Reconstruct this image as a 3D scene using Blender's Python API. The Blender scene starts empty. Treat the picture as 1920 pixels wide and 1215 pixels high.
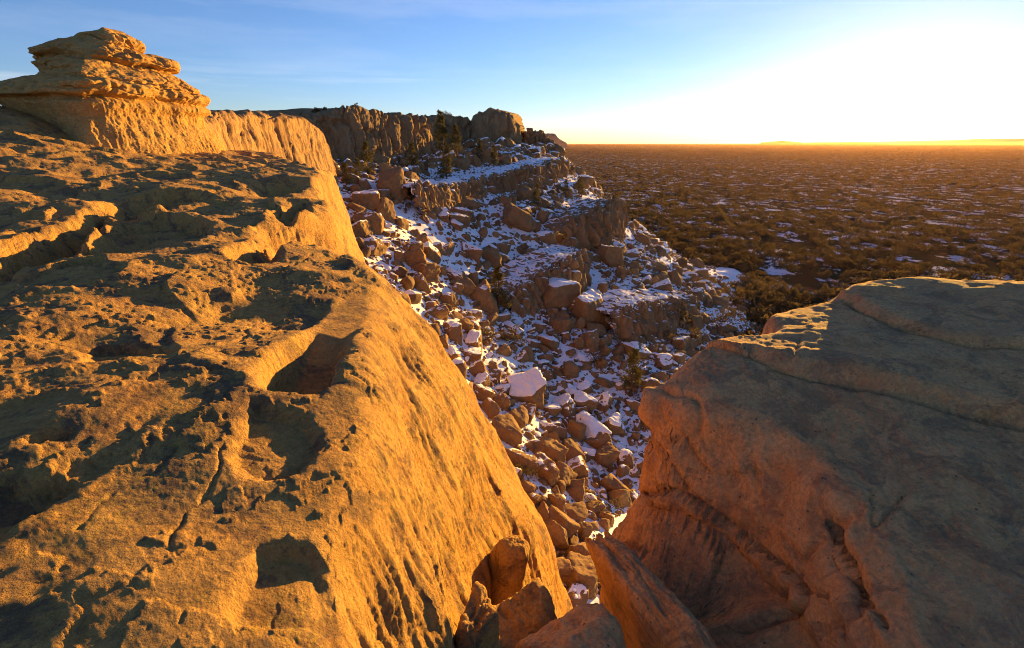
import bpy, math, random
import numpy as np
from concurrent.futures import ThreadPoolExecutor
C = bpy.context.scene
R = math.radians
f32 = np.float32

# ------------------------------------------------------------------ camera
PITCH = R(19.5)
cam = bpy.data.cameras.new('camera')
cam.sensor_width = 36.0
cam.lens = 18.0
cam.clip_start = 0.05
cam.clip_end = 80000
co = bpy.data.objects.new('camera', cam)
C.collection.objects.link(co)
co.location = (0, 0, 0)
co.rotation_euler = (R(90) - PITCH, 0, 0)
C.camera = co
# ------------------------------------------------------------------ light, sky, exposure
SUN_EL, SUN_AZ = R(3.8), R(35.6)          # azimuth clockwise from +Y
w = bpy.data.worlds.new('World'); C.world = w; w.use_nodes = True
wn, wl = w.node_tree.nodes, w.node_tree.links
bg = wn['Background']
sky = wn.new('ShaderNodeTexSky'); sky.sky_type = 'NISHITA'; sky.sun_disc = False
sky.sun_elevation = SUN_EL; sky.sun_rotation = SUN_AZ
sky.altitude = 2200; sky.air_density = 1.0; sky.dust_density = 0.75; sky.ozone_density = 2.5
tint = wn.new('ShaderNodeMix'); tint.data_type = 'RGBA'; tint.blend_type = 'MULTIPLY'; tint.inputs[0].default_value = 1.0
tint.inputs[7].default_value = (0.69, 0.66, 0.82, 1)          # clear, dry winter air
wl.new(sky.outputs[0], tint.inputs[6])
# thin streaks of cirrus low over the plain and a faint veil higher up
wtc = wn.new('ShaderNodeTexCoord'); wsep = wn.new('ShaderNodeSeparateXYZ'); wl.new(wtc.outputs['Generated'], wsep.inputs[0])
def wmath(op, a, b=0.0):
    n = wn.new('ShaderNodeMath'); n.operation = op
    for k, v in ((0, a), (1, b)):
        if hasattr(v, 'is_output'): wl.new(v, n.inputs[k])
        else: n.inputs[k].default_value = v
    return n.outputs[0]
def wramp(v, stops):
    n = wn.new('ShaderNodeValToRGB'); wl.new(v, n.inputs[0])
    while len(n.color_ramp.elements) < len(stops): n.color_ramp.elements.new(0.5)
    for e, (p, c) in zip(n.color_ramp.elements, stops): e.position = p; e.color = (c, c, c, 1)
    return n.outputs[0]
def wnoise(scale, rot, sc, detail):
    mp = wn.new('ShaderNodeMapping'); wl.new(wtc.outputs['Generated'], mp.inputs[0]); mp.inputs['Scale'].default_value = scale; mp.inputs['Rotation'].default_value = rot
    n = wn.new('ShaderNodeTexNoise'); wl.new(mp.outputs[0], n.inputs['Vector']); n.inputs['Scale'].default_value = sc; n.inputs['Detail'].default_value = detail; n.inputs['Roughness'].default_value = 0.6
    return n.outputs[0]
# (the veil stays faint)
low = wmath('MULTIPLY', wramp(wnoise((1, 1, 22), (0.0, 0.02, 0), 2.6, 6), [(0.50, 0), (0.70, 1)]), wramp(wsep.outputs[2], [(0.0, 0), (0.03, 0.9), (0.08, 1), (0.13, 0)]))
high = wmath('MULTIPLY', wramp(wnoise((1, 1, 7), (0.1, 0.25, 0.4), 1.8, 7), [(0.48, 0), (0.75, 0.6)]), wramp(wsep.outputs[2], [(0.06, 0), (0.2, 1), (0.5, 0.3)]))
veil = wmath('MULTIPLY', wmath('ADD', low, high), 0.28)
cl = wn.new('ShaderNodeMix'); cl.data_type = 'RGBA'; wl.new(veil, cl.inputs[0]); wl.new(tint.outputs[2], cl.inputs[6])
cl.inputs[7].default_value = (3.6, 3.45, 3.35, 1)
wl.new(cl.outputs[2], bg.inputs[0])
bg.inputs[1].default_value = 0.088
sl = bpy.data.lights.new('sun', 'SUN'); sl.energy = 3.8; sl.angle = R(0.6); sl.color = (1.0, 0.55, 0.10)
so = bpy.data.objects.new('sun', sl); C.collection.objects.link(so)
so.location = (60, 80, 30)
so.rotation_euler = (R(90) - SUN_EL, 0, math.pi - SUN_AZ)
C.view_settings.view_transform = 'Standard'; C.view_settings.look = 'None'
C.view_settings.exposure = 2.15; C.view_settings.gamma = 1.0
C.view_settings.use_curve_mapping = False
C.cycles.use_denoising = True; C.cycles.denoising_input_passes = 'RGB_ALBEDO_NORMAL'; C.cycles.denoising_prefilter = 'FAST'; C.cycles.filter_width = 1.0; C.cycles.sample_clamp_indirect = 4.0
C.cycles.max_bounces = 6; C.cycles.diffuse_bounces = 4

# ------------------------------------------------------------------ numpy helpers
FPX = 960.0
cP, sP = math.cos(PITCH), math.sin(PITCH)
def ray(px, py):
    X = (px - 960) / FPX; Y = (607.5 - py) / FPX
    return np.array([X, cP + Y * sP, -sP + Y * cP])
def at_y(px, py, y):
    d = ray(px, py); return d * (y / d[1])
def at_z(px, py, z):
    d = ray(px, py); return d * (z / d[2])
def project(P):
    P = np.asarray(P, float)
    fz = P[..., 1] * cP - P[..., 2] * sP
    up = P[..., 1] * sP + P[..., 2] * cP
    fz = np.where(fz < 1e-3, 1e-3, fz)
    return 960 + FPX * P[..., 0] / fz, 607.5 - FPX * up / fz, fz

_rs = np.random.RandomState(7)
_perm = _rs.permutation(256).astype(np.int32); _perm = np.concatenate([_perm, _perm, _perm])
_g = _rs.normal(size=(256, 3)); _g = (_g / np.linalg.norm(_g, axis=1)[:, None] * 1.6).astype(f32)
def _perlin(P):
    i = np.floor(P); f = (P - i).astype(f32); i = i.astype(np.int32) & 255
    u = f * f * f * (f * (f * 6 - 15) + 10)
    out = None
    x0, y0, z0 = i[:, 0], i[:, 1], i[:, 2]
    def corner(a, b, c):
        h = _perm[_perm[_perm[(x0 + a) & 255] + ((y0 + b) & 255)] + ((z0 + c) & 255)] & 255
        g = _g[h]
        return g[:, 0] * (f[:, 0] - a) + g[:, 1] * (f[:, 1] - b) + g[:, 2] * (f[:, 2] - c)
    def lx(b, c):
        a0 = corner(0, b, c); return a0 + u[:, 0] * (corner(1, b, c) - a0)
    def ly(c):
        a0 = lx(0, c); return a0 + u[:, 1] * (lx(1, c) - a0)
    a0 = ly(0)
    return a0 + u[:, 2] * (ly(1) - a0)
_pool = ThreadPoolExecutor(4)
def _chunks(fn, P):
    shp = P.shape[:-1]; Q = P.reshape(-1, P.shape[-1])
    n = max(1, len(Q) // 30000)
    res = list(_pool.map(fn, np.array_split(Q, n)))
    return np.concatenate(res).reshape(shp)
def noise(P, scale=1.0, seed=0, octv=1, gain=0.5, lac=2.03, mode=''):
    """fbm Perlin noise of points P (...,3); scale may be a 3-vector; about -1..1"""
    sc = np.asarray(scale, f32)
    off = np.array([seed * 17.31 + 100, seed * 7.77 + 50, seed * 3.91 + 70], f32)
    def fn(Q):
        q = Q.astype(f32) * sc + off
        s = 0; a = 1.0; tot = 0
        for k in range(octv):
            v = _perlin(q)
            if mode == 'ridge': v = 1 - 2 * np.abs(v)
            elif mode == 'billow': v = 2 * np.abs(v) - 0.6
            s = s + a * v; tot += a; a *= gain; q = q * lac + 11.7
        return s / tot
    return _chunks(fn, P)
def worley(P, scale=1.0, seed=0):
    """F1, F2 of jittered cells"""
    sc = np.asarray(scale, f32)
    out = []
    def fn(Q):
        q = Q.astype(f32) * sc + seed * 13.7 + 200
        i = np.floor(q).astype(np.int32)
        f1 = np.full(len(q), 9, f32); f2 = f1.copy()
        for a in (-1, 0, 1):
            for b in (-1, 0, 1):
                for c in (-1, 0, 1):
                    j = i + np.array([a, b, c])
                    jj = j & 255
                    h = _perm[_perm[_perm[jj[:, 0]] + jj[:, 1]] + jj[:, 2]]
                    p = j + 0.5 + _g[h] * 0.28
                    d = np.sqrt(((q - p) ** 2).sum(1)).astype(f32)
                    m = d < f1
                    f2 = np.where(m, f1, np.minimum(f2, d)); f1 = np.where(m, d, f1)
        return np.stack([f1, f2], 1)
    Q = P.reshape(-1, 3)
    res = np.concatenate(list(_pool.map(fn, np.array_split(Q, max(1, len(Q) // 30000)))))
    return res[:, 0].reshape(P.shape[:-1]), res[:, 1].reshape(P.shape[:-1])
def sstep(a, b, x):
    t = np.clip((x - a) / (b - a), 0, 1); return t * t * (3 - 2 * t)
class RBF:
    """thin plate surface z(x, y) through control points"""
    def __init__(s, pts, smooth=0.0):
        pts = np.asarray(pts, float); s.p = pts[:, :2]; n = len(pts)
        s.sc = np.abs(s.p).max(); q = s.p / s.sc
        r = np.linalg.norm(q[:, None] - q[None], axis=2)
        K = s.phi(r) + smooth * np.eye(n)
        A = np.zeros((n + 3, n + 3)); A[:n, :n] = K; A[:n, n] = 1; A[:n, n + 1:] = q; A[n:, :n] = A[:n, n:].T
        s.w = np.linalg.solve(A, np.concatenate([pts[:, 2], np.zeros(3)])); s.q = q
    @staticmethod
    def phi(r): return np.where(r > 1e-9, r * r * np.log(np.maximum(r, 1e-9)), 0)
    def __call__(s, x, y):
        x = np.asarray(x, float); shp = x.shape
        Q = np.stack([x.ravel(), np.asarray(y, float).ravel()], 1) / s.sc
        def fn(q):
            z = s.w[-3] + q @ s.w[-2:]
            for k in range(len(s.q)):
                d2 = ((q - s.q[k]) ** 2).sum(1)
                z = z + s.w[k] * 0.5 * d2 * np.log(np.maximum(d2, 1e-18))
            return z
        return np.concatenate(list(_pool.map(fn, np.array_split(Q, max(1, len(Q) // 40000))))).reshape(shp)
def polydist(x, y, pl, closed=False):
    """distance to a polyline, side (>0 right of its direction), arc parameter"""
    pl = np.asarray(pl, float)
    if closed: pl = np.vstack([pl, pl[:1]])
    best = np.full(np.shape(x), 1e9); side = np.zeros(np.shape(x)); arc = np.zeros(np.shape(x)); s0 = 0
    for a, b in zip(pl[:-1], pl[1:]):
        d = b - a; L2 = max((d ** 2).sum(), 1e-12); L = math.sqrt(L2)
        t = np.clip(((x - a[0]) * d[0] + (y - a[1]) * d[1]) / L2, 0, 1)
        ex = x - a[0] - t * d[0]; ey = y - a[1] - t * d[1]
        dd = np.hypot(ex, ey); cr = (x - a[0]) * d[1] - (y - a[1]) * d[0]
        m = dd < best - 1e-9
        best = np.where(m, dd, best); side = np.where(m, np.sign(cr), side); arc = np.where(m, s0 + t * L, arc)
        s0 += L
    return best, side, arc
def polygrad(x, y, pl):
    """signed distance (>0 right of the walk), its unit gradient, arc parameter"""
    pl = np.asarray(pl, float)
    best = np.full(np.shape(x), 1e9); side = np.zeros(np.shape(x)); arc = side.copy(); gx = side.copy(); gy = side.copy(); s0 = 0
    for a, b in zip(pl[:-1], pl[1:]):
        d = b - a; L2 = max((d ** 2).sum(), 1e-12); L = math.sqrt(L2)
        t = np.clip(((x - a[0]) * d[0] + (y - a[1]) * d[1]) / L2, 0, 1)
        ex = x - a[0] - t * d[0]; ey = y - a[1] - t * d[1]
        dd = np.hypot(ex, ey); cr = (x - a[0]) * d[1] - (y - a[1]) * d[0]
        m = dd < best - 1e-9
        sg = np.where(cr >= 0, 1.0, -1.0); iv = sg / np.maximum(dd, 1e-9)
        best = np.where(m, dd, best); side = np.where(m, sg, side); arc = np.where(m, s0 + t * L, arc)
        gx = np.where(m, ex * iv, gx); gy = np.where(m, ey * iv, gy); s0 += L
    return best * side, gx, gy, arc
def arc_at(pl, f):
    """arc lengths of polyline points for which to give parameters: f(point)->value, returned as (arcs, values)"""
    pl = np.asarray(pl, float); a = np.concatenate([[0], np.cumsum(np.linalg.norm(np.diff(pl, axis=0), axis=1))])
    return a, np.array([f(p) for p in pl])
def inpoly(x, y, pl):
    pl = np.asarray(pl, float); ins = np.zeros(np.shape(x), bool); j = len(pl) - 1
    for i in range(len(pl)):
        xi, yi = pl[i]; xj, yj = pl[j]
        c = ((yi > y) != (yj > y)) & (x < (xj - xi) * (y - yi) / ((yj - yi) if yj != yi else 1e-12) + xi)
        ins ^= c; j = i
    return ins
def polysdf(x, y, pl):
    d, _, _ = polydist(x, y, pl, True); return np.where(inpoly(x, y, pl), -d, d)
def smooth_line(pl, n=8):
    """Catmull-Rom through the points"""
    pl = np.asarray(pl, float); P = np.vstack([2 * pl[0] - pl[1], pl, 2 * pl[-1] - pl[-2]]); out = []
    for i in range(1, len(P) - 2):
        for t in np.linspace(0, 1, n, endpoint=False):
            a, b, c, d = P[i - 1:i + 3]
            out.append(0.5 * (2 * b + (c - a) * t + (2 * a - 5 * b + 4 * c - d) * t * t + (3 * b - a - 3 * c + d) * t ** 3))
    out.append(pl[-1]); return np.array(out)
def march(px, py, H, y0=1.0, y1=80, n=1500):
    """where the ray of a pixel first meets the surface H(x,y)"""
    ys = np.geomspace(y0, y1, n); d = ray(px, py); P = d[None] * (ys / d[1])[:, None]
    z = H(P[:, 0], P[:, 1]); k = np.argmax(P[:, 2] < z)
    return P[k]
def grid_normals(V):
    du = np.gradient(V, axis=0); dv = np.gradient(V, axis=1)
    n = np.cross(du, dv); n /= np.maximum(np.linalg.norm(n, axis=2, keepdims=True), 1e-12)
    return n

# ------------------------------------------------------------------ mesh helpers
def mesh_obj(name, V, F, mat=None, smooth=True, parent=None, loc=None):
    """V (n,3), F (m,k) int array with k 3 or 4 -> linked object"""
    V = np.asarray(V, f32)
    if loc is not None: V = V - np.asarray(loc, f32)
    F = np.asarray(F, np.int32)
    me = bpy.data.meshes.new(name)
    me.vertices.add(len(V)); me.vertices.foreach_set('co', V.ravel())
    k = F.shape[1]
    me.loops.add(F.size); me.loops.foreach_set('vertex_index', F.ravel())
    me.polygons.add(len(F)); me.polygons.foreach_set('loop_start', np.arange(0, F.size, k, dtype=np.int32))
    me.polygons.foreach_set('use_smooth', np.full(len(F), smooth))
    me.update(calc_edges=True)
    if mat: me.materials.append(mat)
    o = bpy.data.objects.new(name, me); C.collection.objects.link(o)
    if loc is not None: o.location = loc
    if parent: o.parent = parent
    return o
def grid_faces(n, m, wrap=False, keep=None):
    i = np.arange(n - 1)[:, None]; j = np.arange(m if wrap else m - 1)[None]
    a = i * m + j; b = i * m + (j + 1) % m
    F = np.stack([a, b, b + m, a + m], -1)
    if keep is not None:
        kk = keep[:-1] & keep[1:]
        kk = kk & np.roll(kk, -1, 1) if wrap else kk[:, :-1] & kk[:, 1:]
        return F[kk[:, :]].reshape(-1, 4)
    return F.reshape(-1, 4)
def compact(V, F):
    u, inv = np.unique(F, return_inverse=True); return V[u], inv.reshape(F.shape)
def tag(o, label=None, cat=None, group=None, kind=None):
    if label: o['label'] = label
    if cat: o['category'] = cat
    if group: o['group'] = group
    if kind: o['kind'] = kind
    return o
def empty(name, loc, label, cat, group=None):
    o = bpy.data.objects.new(name, None); C.collection.objects.link(o); o.location = loc; o.empty_display_size = 0.5
    return tag(o, label, cat, group)

# ------------------------------------------------------------------ materials
class NT:
    def __init__(s, name):
        s.m = bpy.data.materials.new(name); s.m.use_nodes = True
        s.t = s.m.node_tree; s.n = s.t.nodes; s.bsdf = s.n['Principled BSDF']
        s.tc = s.n.new('ShaderNodeTexCoord').outputs['Object']
    def link(s, a, b): s.t.links.new(a, b)
    def _in(s, sock, v):
        if hasattr(v, 'is_output'): s.link(v, sock)
        else: sock.default_value = v
    def mapping(s, vec, scale=(1, 1, 1), rot=(0, 0, 0), loc=(0, 0, 0)):
        n = s.n.new('ShaderNodeMapping'); s.link(vec, n.inputs[0])
        n.inputs['Scale'].default_value = scale; n.inputs['Rotation'].default_value = rot; n.inputs['Location'].default_value = loc
        return n.outputs[0]
    def noise(s, vec, scale, detail=5, rough=0.55, dist=0.0):
        n = s.n.new('ShaderNodeTexNoise'); s.link(vec, n.inputs['Vector'])
        n.inputs['Scale'].default_value = scale; n.inputs['Detail'].default_value = detail
        n.inputs['Roughness'].default_value = rough; n.inputs['Distortion'].default_value = dist
        return n.outputs[0]
    def voronoi(s, vec, scale, feature='F1', rand=1.0):
        n = s.n.new('ShaderNodeTexVoronoi'); s.link(vec, n.inputs['Vector']); n.feature = feature
        n.inputs['Scale'].default_value = scale; n.inputs['Randomness'].default_value = rand
        return n.outputs['Distance']
    def ramp(s, v, stops, interp='LINEAR'):
        n = s.n.new('ShaderNodeValToRGB'); s.link(v, n.inputs[0]); cr = n.color_ramp; cr.interpolation = interp
        while len(cr.elements) < len(stops): cr.elements.new(0.5)
        for e, (p, c) in zip(cr.elements, stops):
            e.position = p; e.color = (c, c, c, 1) if isinstance(c, (int, float)) else (*c, 1)
        return n.outputs[0]
    def math(s, op, a, b=0.0, c=None):
        n = s.n.new('ShaderNodeMath'); n.operation = op; s._in(n.inputs[0], a); s._in(n.inputs[1], b)
        if c is not None: s._in(n.inputs[2], c)
        return n.outputs[0]
    def mix(s, f, a, b, blend='MIX'):
        n = s.n.new('ShaderNodeMix'); n.data_type = 'RGBA'; n.blend_type = blend
        s._in(n.inputs[0], f)
        for k, v in ((6, a), (7, b)):
            if hasattr(v, 'is_output'): s.link(v, n.inputs[k])
            else: n.inputs[k].default_value = (*v, 1)
        return n.outputs[2]
    def bump(s, h, strength, dist, normal=None):
        n = s.n.new('ShaderNodeBump'); n.inputs['Strength'].default_value = strength; n.inputs['Distance'].default_value = dist
        s.link(h, n.inputs['Height'])
        if normal: s.link(normal, n.inputs['Normal'])
        return n.outputs[0]
    def finish(s, col, rough=0.9, normal=None, spec=0.15):
        s._in(s.bsdf.inputs['Base Color'], col if hasattr(col, 'is_output') else (*col, 1))
        s._in(s.bsdf.inputs['Roughness'], rough)
        s.bsdf.inputs['Specular IOR Level'].default_value = spec
        if normal: s.link(normal, s.bsdf.inputs['Normal'])
        return s.m

def rock_material(name, tones, unit=1.0, stretch=(1, 1, 1), dark=0.5, lichen=None, bump=1.0, spots=0.5, rot=(0, 0, 0), red=0.0, cover=0.52, crisp=0.35, edge=0.12, vary=False):
    """sandstone: unit is the size in metres of its main blotches"""
    a = NT(name); k = 1.0 / unit
    v = a.mapping(a.tc, tuple(k * q for q in stretch), rot)
    iso = a.mapping(a.tc, (k, k, k))
    big = a.noise(iso, 0.5, 4, 0.6, 0.5)
    mid = a.noise(v, 2.2, 6, 0.65, 0.4)
    fine = a.noise(v, 14, 6, 0.7)
    grit = a.noise(iso, 60, 3, 0.7)
    c = a.ramp(mid, [(0.28, tones[0]), (0.5, tones[1]), (0.72, tones[2])])
    c2 = a.ramp(big, [(0.35, tones[1]), (0.65, tones[2])])
    c = a.mix(0.4, c, c2)
    c = a.mix(a.ramp(fine, [(0.3, 0.55), (0.62, 0.0)]), c, tuple(0.45 * q for q in tones[0]))
    # dark desert varnish in patches
    var = a.math('MULTIPLY', a.ramp(a.noise(v, 1.1, 8, 0.72, 0.8), [(cover, 0.0), (cover + edge, 1.0)]), a.ramp(a.noise(iso, 9, 4, 0.7), [(0.3, 0.3), (0.6, 1.0)]))
    c = a.mix(a.math('MULTIPLY', var, dark), c, (0.13, 0.088, 0.062))
    if red:
        c = a.mix(a.math('MULTIPLY', a.ramp(a.noise(iso, 0.9, 5, 0.6, 1.0), [(0.5, 0.0), (0.7, 1.0)]), red), c, (0.36, 0.15, 0.07))
    if lichen:
        lm = a.math('MULTIPLY', a.ramp(a.noise(iso, 1.3, 3, 0.5), [(0.5, 0.0), (0.62, 1.0)]), a.ramp(a.noise(iso, 16, 6, 0.75), [(0.5, 0.0), (0.56, 1.0)]))
        c = a.mix(a.math('MULTIPLY', lm, 0.45), c, lichen)
    sp = a.ramp(a.voronoi(iso, 7), [(0.09, 1.0), (0.16, 0.0)])
    sp = a.math('MULTIPLY', sp, a.ramp(a.noise(iso, 3.1, 2), [(0.5, 0.0), (0.6, 1.0)]))
    c = a.mix(a.math('MULTIPLY', sp, spots), c, (0.06, 0.055, 0.05))
    if vary:                                           # every stone its own tone
        rnd_ = a.n.new('ShaderNodeNewGeometry').outputs['Random Per Island']
        c = a.mix(1.0, c, a.ramp(rnd_, [(0.0, (0.55, 0.52, 0.50)), (0.35, (0.85, 0.80, 0.76)), (0.7, (1.05, 0.98, 0.90)), (1.0, (1.35, 1.25, 1.10))]), 'MULTIPLY')
    h = a.math('ADD', a.math('MULTIPLY', mid, 0.9), a.math('MULTIPLY', fine, crisp))
    h = a.math('ADD', h, a.math('MULTIPLY', grit, 0.07))
    pit = a.ramp(a.voronoi(a.mapping(v, (1, 1, 1)), 5.5), [(0.0, 0.0), (0.35, 1.0)])
    h = a.math('ADD', h, a.math('MULTIPLY', pit, 0.10))
    nrm = a.bump(h, 0.75 * min(bump, 1.3), 0.11 * unit * bump)
    return a.finish(c, 0.92, nrm, 0.12)

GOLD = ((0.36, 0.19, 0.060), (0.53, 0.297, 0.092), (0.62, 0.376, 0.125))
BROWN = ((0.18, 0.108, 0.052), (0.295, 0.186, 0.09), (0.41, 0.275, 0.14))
TAN = ((0.48, 0.248, 0.098), (0.65, 0.35, 0.138), (0.73, 0.428, 0.18))
M_ledge = rock_material('ledge_sandstone', GOLD, 0.7, (1, 1, 1), 0.85, (0.45, 0.31, 0.06), 1.25, 0.3, red=0.3, cover=0.51, crisp=0.7, edge=0.06)
M_butte = rock_material('butte_sandstone', GOLD, 2.4, (1, 1, 2.2), 0.35, None, 1.0, 0.2)
M_out = rock_material('outcrop_sandstone', TAN, 0.7, (1, 1, 1), 0.55, (0.30, 0.22, 0.13), 1.0, 0.8, red=0.4, crisp=0.7, cover=0.5, edge=0.06)
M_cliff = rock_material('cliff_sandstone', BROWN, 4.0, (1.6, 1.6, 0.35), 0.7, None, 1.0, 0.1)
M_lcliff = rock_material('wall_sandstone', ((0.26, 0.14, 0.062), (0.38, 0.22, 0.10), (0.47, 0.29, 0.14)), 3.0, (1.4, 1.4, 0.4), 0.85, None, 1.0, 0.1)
M_boulder = rock_material('boulder_stone', BROWN, 1.6, (1, 1, 1), 0.6, None, 1.0, 0.2, crisp=0.5, vary=True)

def snow_mat():
    a = NT('snow'); n = a.noise(a.tc, 1.5, 6, 0.6); n2 = a.noise(a.tc, 9, 4, 0.6)
    c = a.ramp(n, [(0.3, (0.82, 0.84, 0.91)), (0.6, (0.90, 0.91, 0.94))])
    h = a.math('ADD', n, a.math('MULTIPLY', n2, 0.3))
    m = a.finish(c, 0.9, a.bump(h, 0.5, 0.12), 0.05)
    return m
M_snow = snow_mat()

# ================================================================== LEFT LEDGE
ledge_ctl = []
for px, py, z in [(0, 1215, -2.25), (300, 1215, -2.3), (600, 1215, -2.42), (0, 1000, -2.15), (300, 1000, -2.25), (600, 1000, -2.4),
                  (0, 850, -2.05), (300, 850, -2.15), (600, 850, -2.3), (745, 850, -2.45), (0, 650, -1.95), (200, 650, -2.0), (450, 650, -2.1), (700, 650, -2.3),
                  (0, 540, -1.95), (250, 520, -1.95), (450, 520, -2.1), (690, 490, -2.3), (570, 440, -2.1), (350, 440, -1.9)]:
    p = at_z(px, py, z); ledge_ctl.append(p)
for px, py, y in [(0, 380, 14), (200, 360, 17), (400, 372, 17.5), (560, 380, 18), (600, 330, 25), (450, 310, 27), (500, 292, 38),
                  (0, 205, 27), (70, 236, 25.5), (-150, 190, 27), (160, 276, 26), (205, 284, 25.5), (250, 292, 26), (300, 305, 25), (350, 303, 27), (420, 296, 31), (-400, 240, 22), (-400, 500, 8), (-700, 300, 14), (0, 240, 42), (300, 300, 42)]:
    ledge_ctl.append(at_y(px, py, y))
ledge_ctl += [(-3, 0.3, -2.3), (-1.4, 0.3, -2.5), (-6, 0, -2.1), (-3, -3, -2.3), (-9, 3, -1.8), (0.5, -3, -2.5)]
top_ledge = RBF(ledge_ctl, 1e-4)
RIM = smooth_line([(0.6, -4), (-0.1, -1.2), (-0.75, 0.8), (-0.95, 1.9), (-0.98, 2.8), (-1.02, 3.8), (-1.45, 5.3), (-1.75, 6.6), (-2.2, 8.4), (-2.85, 10.3),
                   (-4.1, 11.4), (-5.9, 12.3), (-6.7, 13.6), (-6.2, 15.5), (-6.1, 17.2), (-6.6, 18.8), (-7.7, 20.2), (-8.4, 22.5), (-9.0, 25.5), (-11.5, 30), (-15.5, 36), (-18.5, 46), (-20, 60)], 6)
_ra, _rk = arc_at(RIM, lambda p: np.interp(p[1], [1.5, 3.8, 5.5, 7.5, 9.5, 11.5, 13, 16, 60], [5.0, 4.0, 2.6, 1.5, 1.05, 1.2, 2.5, 3.5, 3.5]))
def ledge_drop(d, arc):
    """height lost at plan distance d beyond the rim: rolls over, then steep"""
    d = np.maximum(d, 0)
    return np.where(d < 2.2, 1.05 * d + 0.18 * d ** 2, 1.05 * 2.2 + 0.18 * 4.84 + 2.6 * (d - 2.2))
def ledge_base(x, y):
    d, s, arc = polydist(x, y, RIM); sd = d * s
    r = 0.35
    dd = np.where(sd > -r, (sd + r), 0)
    e = np.where(dd < 2 * r, dd * dd / (4 * r), dd - r)
    return top_ledge(x, y) - ledge_drop(e, arc)
def ledge_pix(pts): return np.array([march(px, py, ledge_base, 1.0)[:2] for px, py in pts])

naz, nr = 860, 800
az = np.radians(np.concatenate([np.linspace(-110, -50, 130, endpoint=False), np.linspace(-50, 28, naz - 130)])); rr = np.geomspace(0.75, 62, nr)
A_, R_ = np.meshgrid(az, rr, indexing='ij')
X_, Y_ = np.sin(A_) * R_, np.cos(A_) * R_
# gentle plan-warp so that edges of basins wander
P2 = np.stack([X_, Y_, np.zeros_like(X_)], -1)
wx = noise(P2, 1.4, 1, 4, 0.6) * 0.22; wy = noise(P2, 1.4, 2, 4, 0.6) * 0.22
XW, YW = X_ + wx, Y_ + wy
SD, gxx, gyy, arc = polygrad(X_ + 0.14 * noise(P2, 0.7, 301, 2), Y_ + 0.14 * noise(P2, 0.7, 302, 2), RIM)
r0 = 0.30
dd = np.where(SD > -r0, SD + r0, 0); e = np.where(dd < 2 * r0, dd * dd / (4 * r0), dd - r0)
kk = np.interp(arc, _ra, _rk); hh = 2.0 * e
gg = (-kk + np.sqrt(kk * kk + hh)) / 0.5
X_ = X_ - gxx * (e - gg); Y_ = Y_ - gyy * (e - gg)
Z_ = top_ledge(X_, Y_) - hh
wface = sstep(-0.25, 0.5, SD); wtop = 1 - wface
# basins, potholes and crevices, located where the photo shows them, plus two hollows shaped to hold shade
hollow = np.zeros_like(Z_)
def basin(pix, depth, edge, warp=1.0, smooth=0.0, tilt=None):
    """a hollow; tilt=(a, b): full depth along its a end, shoaling towards its b end"""
    global Z_, hollow
    pl = smooth_line(list(ledge_pix(pix)) + [ledge_pix(pix[:1])[0]], 4)[:-1]
    q = polysdf(X_ + wx * warp, Y_ + wy * warp, pl); k = sstep(edge, -edge, q); f = 1.0
    if tilt:
        a, b = ledge_pix(tilt); ab = b - a
        f = 1.0 - 0.8 * np.clip(((X_ - a[0]) * ab[0] + (Y_ - a[1]) * ab[1]) / (ab ** 2).sum(), 0, 1)
    Z_ = Z_ - depth * k * f
    hollow = np.maximum(hollow, smooth * sstep(edge * 2, -edge, q))
basin([(640, 548), (715, 548), (718, 580), (668, 615), (645, 650), (605, 735), (540, 742), (500, 735), (505, 695), (545, 650), (590, 600)], 0.50, 0.09, 0.3, 1.0, [(530, 700), (690, 640)])
basin([(-40, 470), (60, 440), (125, 418), (190, 400), (185, 412), (135, 440), (118, 485), (60, 505), (-60, 530)], 0.75, 0.22)
basin([(215, 405), (300, 398), (370, 408), (376, 432), (320, 446), (200, 462), (140, 462)], 0.55, 0.22)
basin([(430, 490), (470, 468), (520, 445), (560, 434), (550, 450), (520, 480), (470, 500)], 0.50, 0.15)
basin([(470, 350), (520, 340), (560, 345), (540, 358), (490, 358)], 0.5, 0.3)
basin([(180, 392), (260, 375), (330, 372), (400, 375), (330, 385), (230, 402)], 0.5, 0.3)
basin([(510, 402), (550, 388), (575, 385), (560, 400), (530, 412)], 0.4, 0.2)
basin([(495, 1045), (600, 1050), (612, 1170), (590, 1190), (500, 1175), (440, 1150), (445, 1110), (480, 1075)], 0.075, 0.05, 0.6, 0.6)  # shallow hollow added in place of a shadow lying on the ledge
basin([(480, 770), (560, 790), (600, 850), (560, 900), (500, 910), (445, 890), (448, 850)], 0.06, 0.05, 0.7, 0.5)  # another added hollow, its shape makes a patch of shade
basin([(-40, 930), (60, 915), (130, 930), (80, 980), (10, 1030), (-60, 1040)], 0.12, 0.05)
basin([(90, 840), (150, 835), (135, 855), (80, 860)], 0.06, 0.03)
basin([(150, 655), (200, 640), (290, 650), (330, 668), (250, 680), (180, 690)], 0.10, 0.06)
# broad swells
PT = np.stack([X_, Y_, Z_], -1)
keepw = wtop * (1 - 0.85 * hollow)
Z_ = Z_ + keepw * (noise(PT, (0.22, 0.22, 0.2), 3, 2) * 0.32 * np.clip(R_ / 6, 0.25, 1.6) * sstep(30, 20, R_) + noise(PT, 0.62, 4, 2) * 0.11 * np.clip(R_ / 4, 0.5, 1.8))
# low benches crossing the top (weathered bedding steps)
q = noise(PT, 0.33, 5, 3) * 2.2 + PT[..., 0] * 0.25
st = q - np.floor(q)
Z_ = Z_ + keepw * 0.10 * np.clip(R_ / 4, 0.5, 1.6) * (0.25 + 0.75 * sstep(7, 12, R_)) * (sstep(0.0, 0.12, st) - st)
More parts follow.
